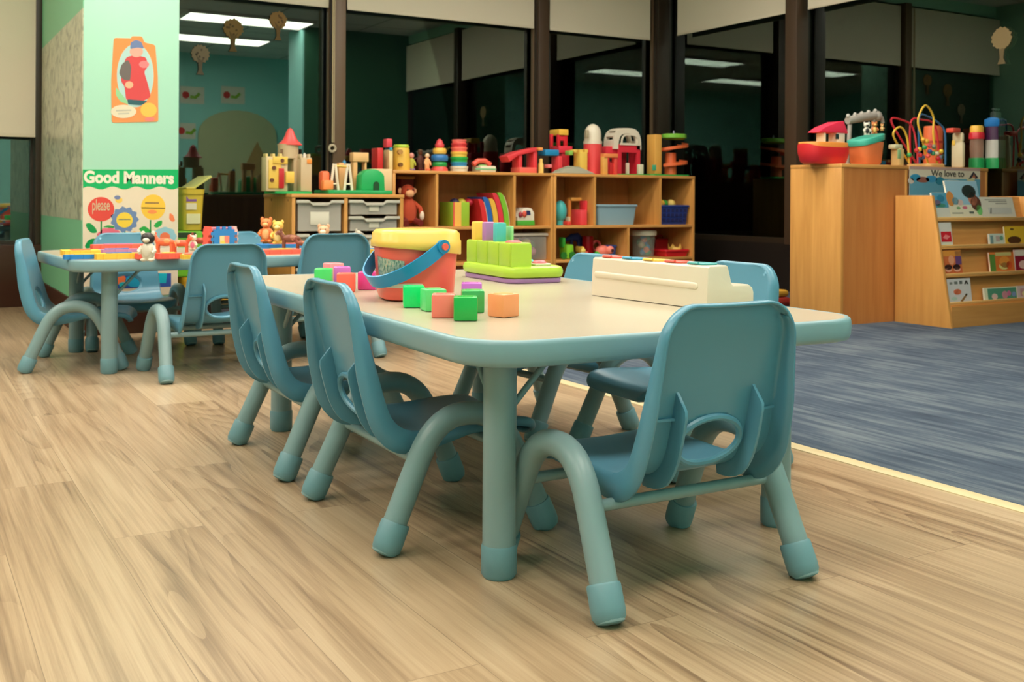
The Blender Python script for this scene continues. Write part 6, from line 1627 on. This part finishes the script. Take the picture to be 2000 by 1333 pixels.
# ------------------------------------------------------------------ bins and toys on the floor by the column
def big_bin(u0, u1, vtop, zb, y, dep, c, label, lab=True, lid=None):
    t = Thing('storage_tote', label, 'storage bin', 'coloured bins stacked beside the column')
    x1 = PX(u1, y); x0 = max(PX(u0, y + dep), COLX1 + .03); z1 = PZ(u1 - 10, vtop, y) if vtop else zb + .2; H = z1 - zb; mat = P_(c, .45)
    m = MB(); vs, fs = [], []; xm, ym, w = (x0 + x1) / 2, y + dep / 2, x1 - x0; rings = []
    for s, zz in ((.88, 0), (.99, .88), (1.03, .88), (1.05, 1), (.97, 1), (.86, .04)): rings.append([(xm + a * s, ym + b * s, zb + H * zz) for a, b in rrect(w * .95, dep * .95, .03, 4)])
    vs = [q for r in rings for q in r]; n = len(rings[0])
    for j in range(5):
        for q in range(n): fs.append((j * n + q, j * n + (q + 1) % n, (j + 1) * n + (q + 1) % n, (j + 1) * n + q))
    fs += [tuple(range(n))[::-1], tuple(5 * n + q for q in range(n))]; m.add(vs, fs, mat); i = t.part('bin_body', m)
    if lab:
        m = MB(); yl = y + dep * .04; m.bx(x0 + w * .18, x0 + w * .62, yl - .001, yl + .004, zb + H * .50, zb + H * .66, P_((226, 216, 186), .6)); m.bx(x0 + w * .18, x0 + w * .62, yl - .001, yl + .004, zb + H * .70, zb + H * .82, P_((130, 84, 150), .5)); m.bx(x0 + w * .2, x0 + w * .8, yl, yl + .008, zb + H * .16, zb + H * .40, P_((226, 222, 170), .6)); t.part('label', m, i)
    if lid:
        m = MB(); a = Vector((x1 - .06, ym, z1)); b = Vector((PX(401, ym), ym, PZ(401, 347, ym))); d = (b - a).normalized(); nn = Vector((-d.z, 0, d.x)) * .012
        m.prism([(a.x, a.z), (b.x, b.z), (b.x + nn.x, b.z + nn.z), (a.x + nn.x, a.z + nn.z)], y + .02, y + dep - .02, P_((206, 200, 110), .45), 'Y', bev=.003); m.bx(x0 + .02, x1 - .05, y + .015, y + dep - .015, z1 + .001, z1 + .012, P_((206, 190, 80), .45), .004); t.part('lid', m)
    t.done(); return z1
yb2 = 5.95
zA = PZ(390, 450, yb2); zB = PZ(390, 485, yb2)
big_bin(330, 402, None, 0.001, yb2, .34, (236, 180, 50), 'deep yellow bin on the floor, lowest of the stack by the column', False)
m = MB()
t = Thing('storage_tote', 'lime green bin in the middle of the stack by the column', 'storage bin', 'coloured bins stacked beside the column')
x0, x1 = COLX1 + .04, PX(398, yb2)
m = MB(); m.bx(x0, x1, yb2 + .01, yb2 + .33, .203, zA - .004, P_((120, 200, 50), .45), .012); i = t.part('bin_body', m)
m = MB(); m.bx(x0 + .06, x1 - .04, yb2 + .006, yb2 + .012, zA - .04, zA - .012, P_((34, 60, 24), .6)); t.part('hand_slot', m, i); t.done()
big_bin(330, 402, 370, zA, yb2, .34, (220, 190, 62), 'yellow bin with its lid ajar, on top of the stack by the column', True, True)

t = Thing('push_toy', 'yellow push toy with a black wheel on the floor beside the column', 'toy vehicle')
pf = onz(338, 640); 
m = MB(); pf = Vector((1.34, 5.42, 0)); m.cyl((pf.x - .03, pf.y, .11), (pf.x + .03, pf.y, .11), .11, P_((30, 28, 30), .5), 28); m.cyl((pf.x - .034, pf.y, .11), (pf.x + .034, pf.y, .11), .05, P_((244, 190, 60), .4), 20); t.part('wheel', m)
m = MB(); m.bx(pf.x + .04, pf.x + .16, pf.y - .06, pf.y + .10, .08, .20, P_((236, 190, 60), .4), .02); m.bx(pf.x + .05, pf.x + .15, pf.y - .05, pf.y + .09, .0, .08, P_((60, 60, 70), .5), .01); m.tube([(pf.x + .10, pf.y + .04, .2), (pf.x + .10, pf.y + .08, .3)], .012, P_((206, 60, 50), .4), 8); t.part('body', m); t.done()

t = Thing('floor_cushion', 'red floor cushion with yellow top piping, half hidden behind the tall cabinet', 'floor cushion')
c0 = onz(1532, 596)
m = MB(); m.bx(4.20, 4.74, 4.72, 5.2, .001, .055, P_((186, 50, 34), .8), .02); t.part('cushion', m)
m = MB(); m.bx(4.21, 4.73, 4.73, 5.19, .056, .10, P_((226, 170, 50), .8), .02); t.part('top_pad', m); t.done()
# ------------------------------------------------------------------ world and camera
w = bpy.data.worlds.new('night'); bpy.context.scene.world = w; w.use_nodes = True
w.node_tree.nodes['Background'].inputs[0].default_value = (.004, .005, .006, 1); w.node_tree.nodes['Background'].inputs[1].default_value = 1
cd = bpy.data.cameras.new('camera'); cam = bpy.data.objects.new('camera', cd); C.objects.link(cam)
cd.sensor_fit = 'HORIZONTAL'; cd.sensor_width = 36; cd.lens = F / 2000 * 36; cd.shift_y = -(666.5 - H0) / 2000
cd.clip_start = .02; cd.clip_end = 60
cam.matrix_world = Matrix.Translation(CAM) @ Matrix.Rotation(-PHI, 4, 'Z') @ Matrix.Rotation(PI / 2, 4, 'X') @ Matrix.Rotation(RHO, 4, 'Z')
cd.dof.use_dof = True; cd.dof.focus_distance = 1.9; cd.dof.aperture_fstop = 12.0
sc = bpy.context.scene; sc.camera = cam
sc.view_settings.view_transform = 'Standard'; sc.view_settings.look = 'None'; sc.view_settings.gamma = 1; sc.view_settings.exposure = 0.0
try: sc.view_settings.use_curve_mapping = False
except Exception: pass
sc.cycles.max_bounces = 8; sc.cycles.transparent_max_bounces = 16; sc.cycles.use_denoising = True; sc.cycles.sample_clamp_indirect = 6
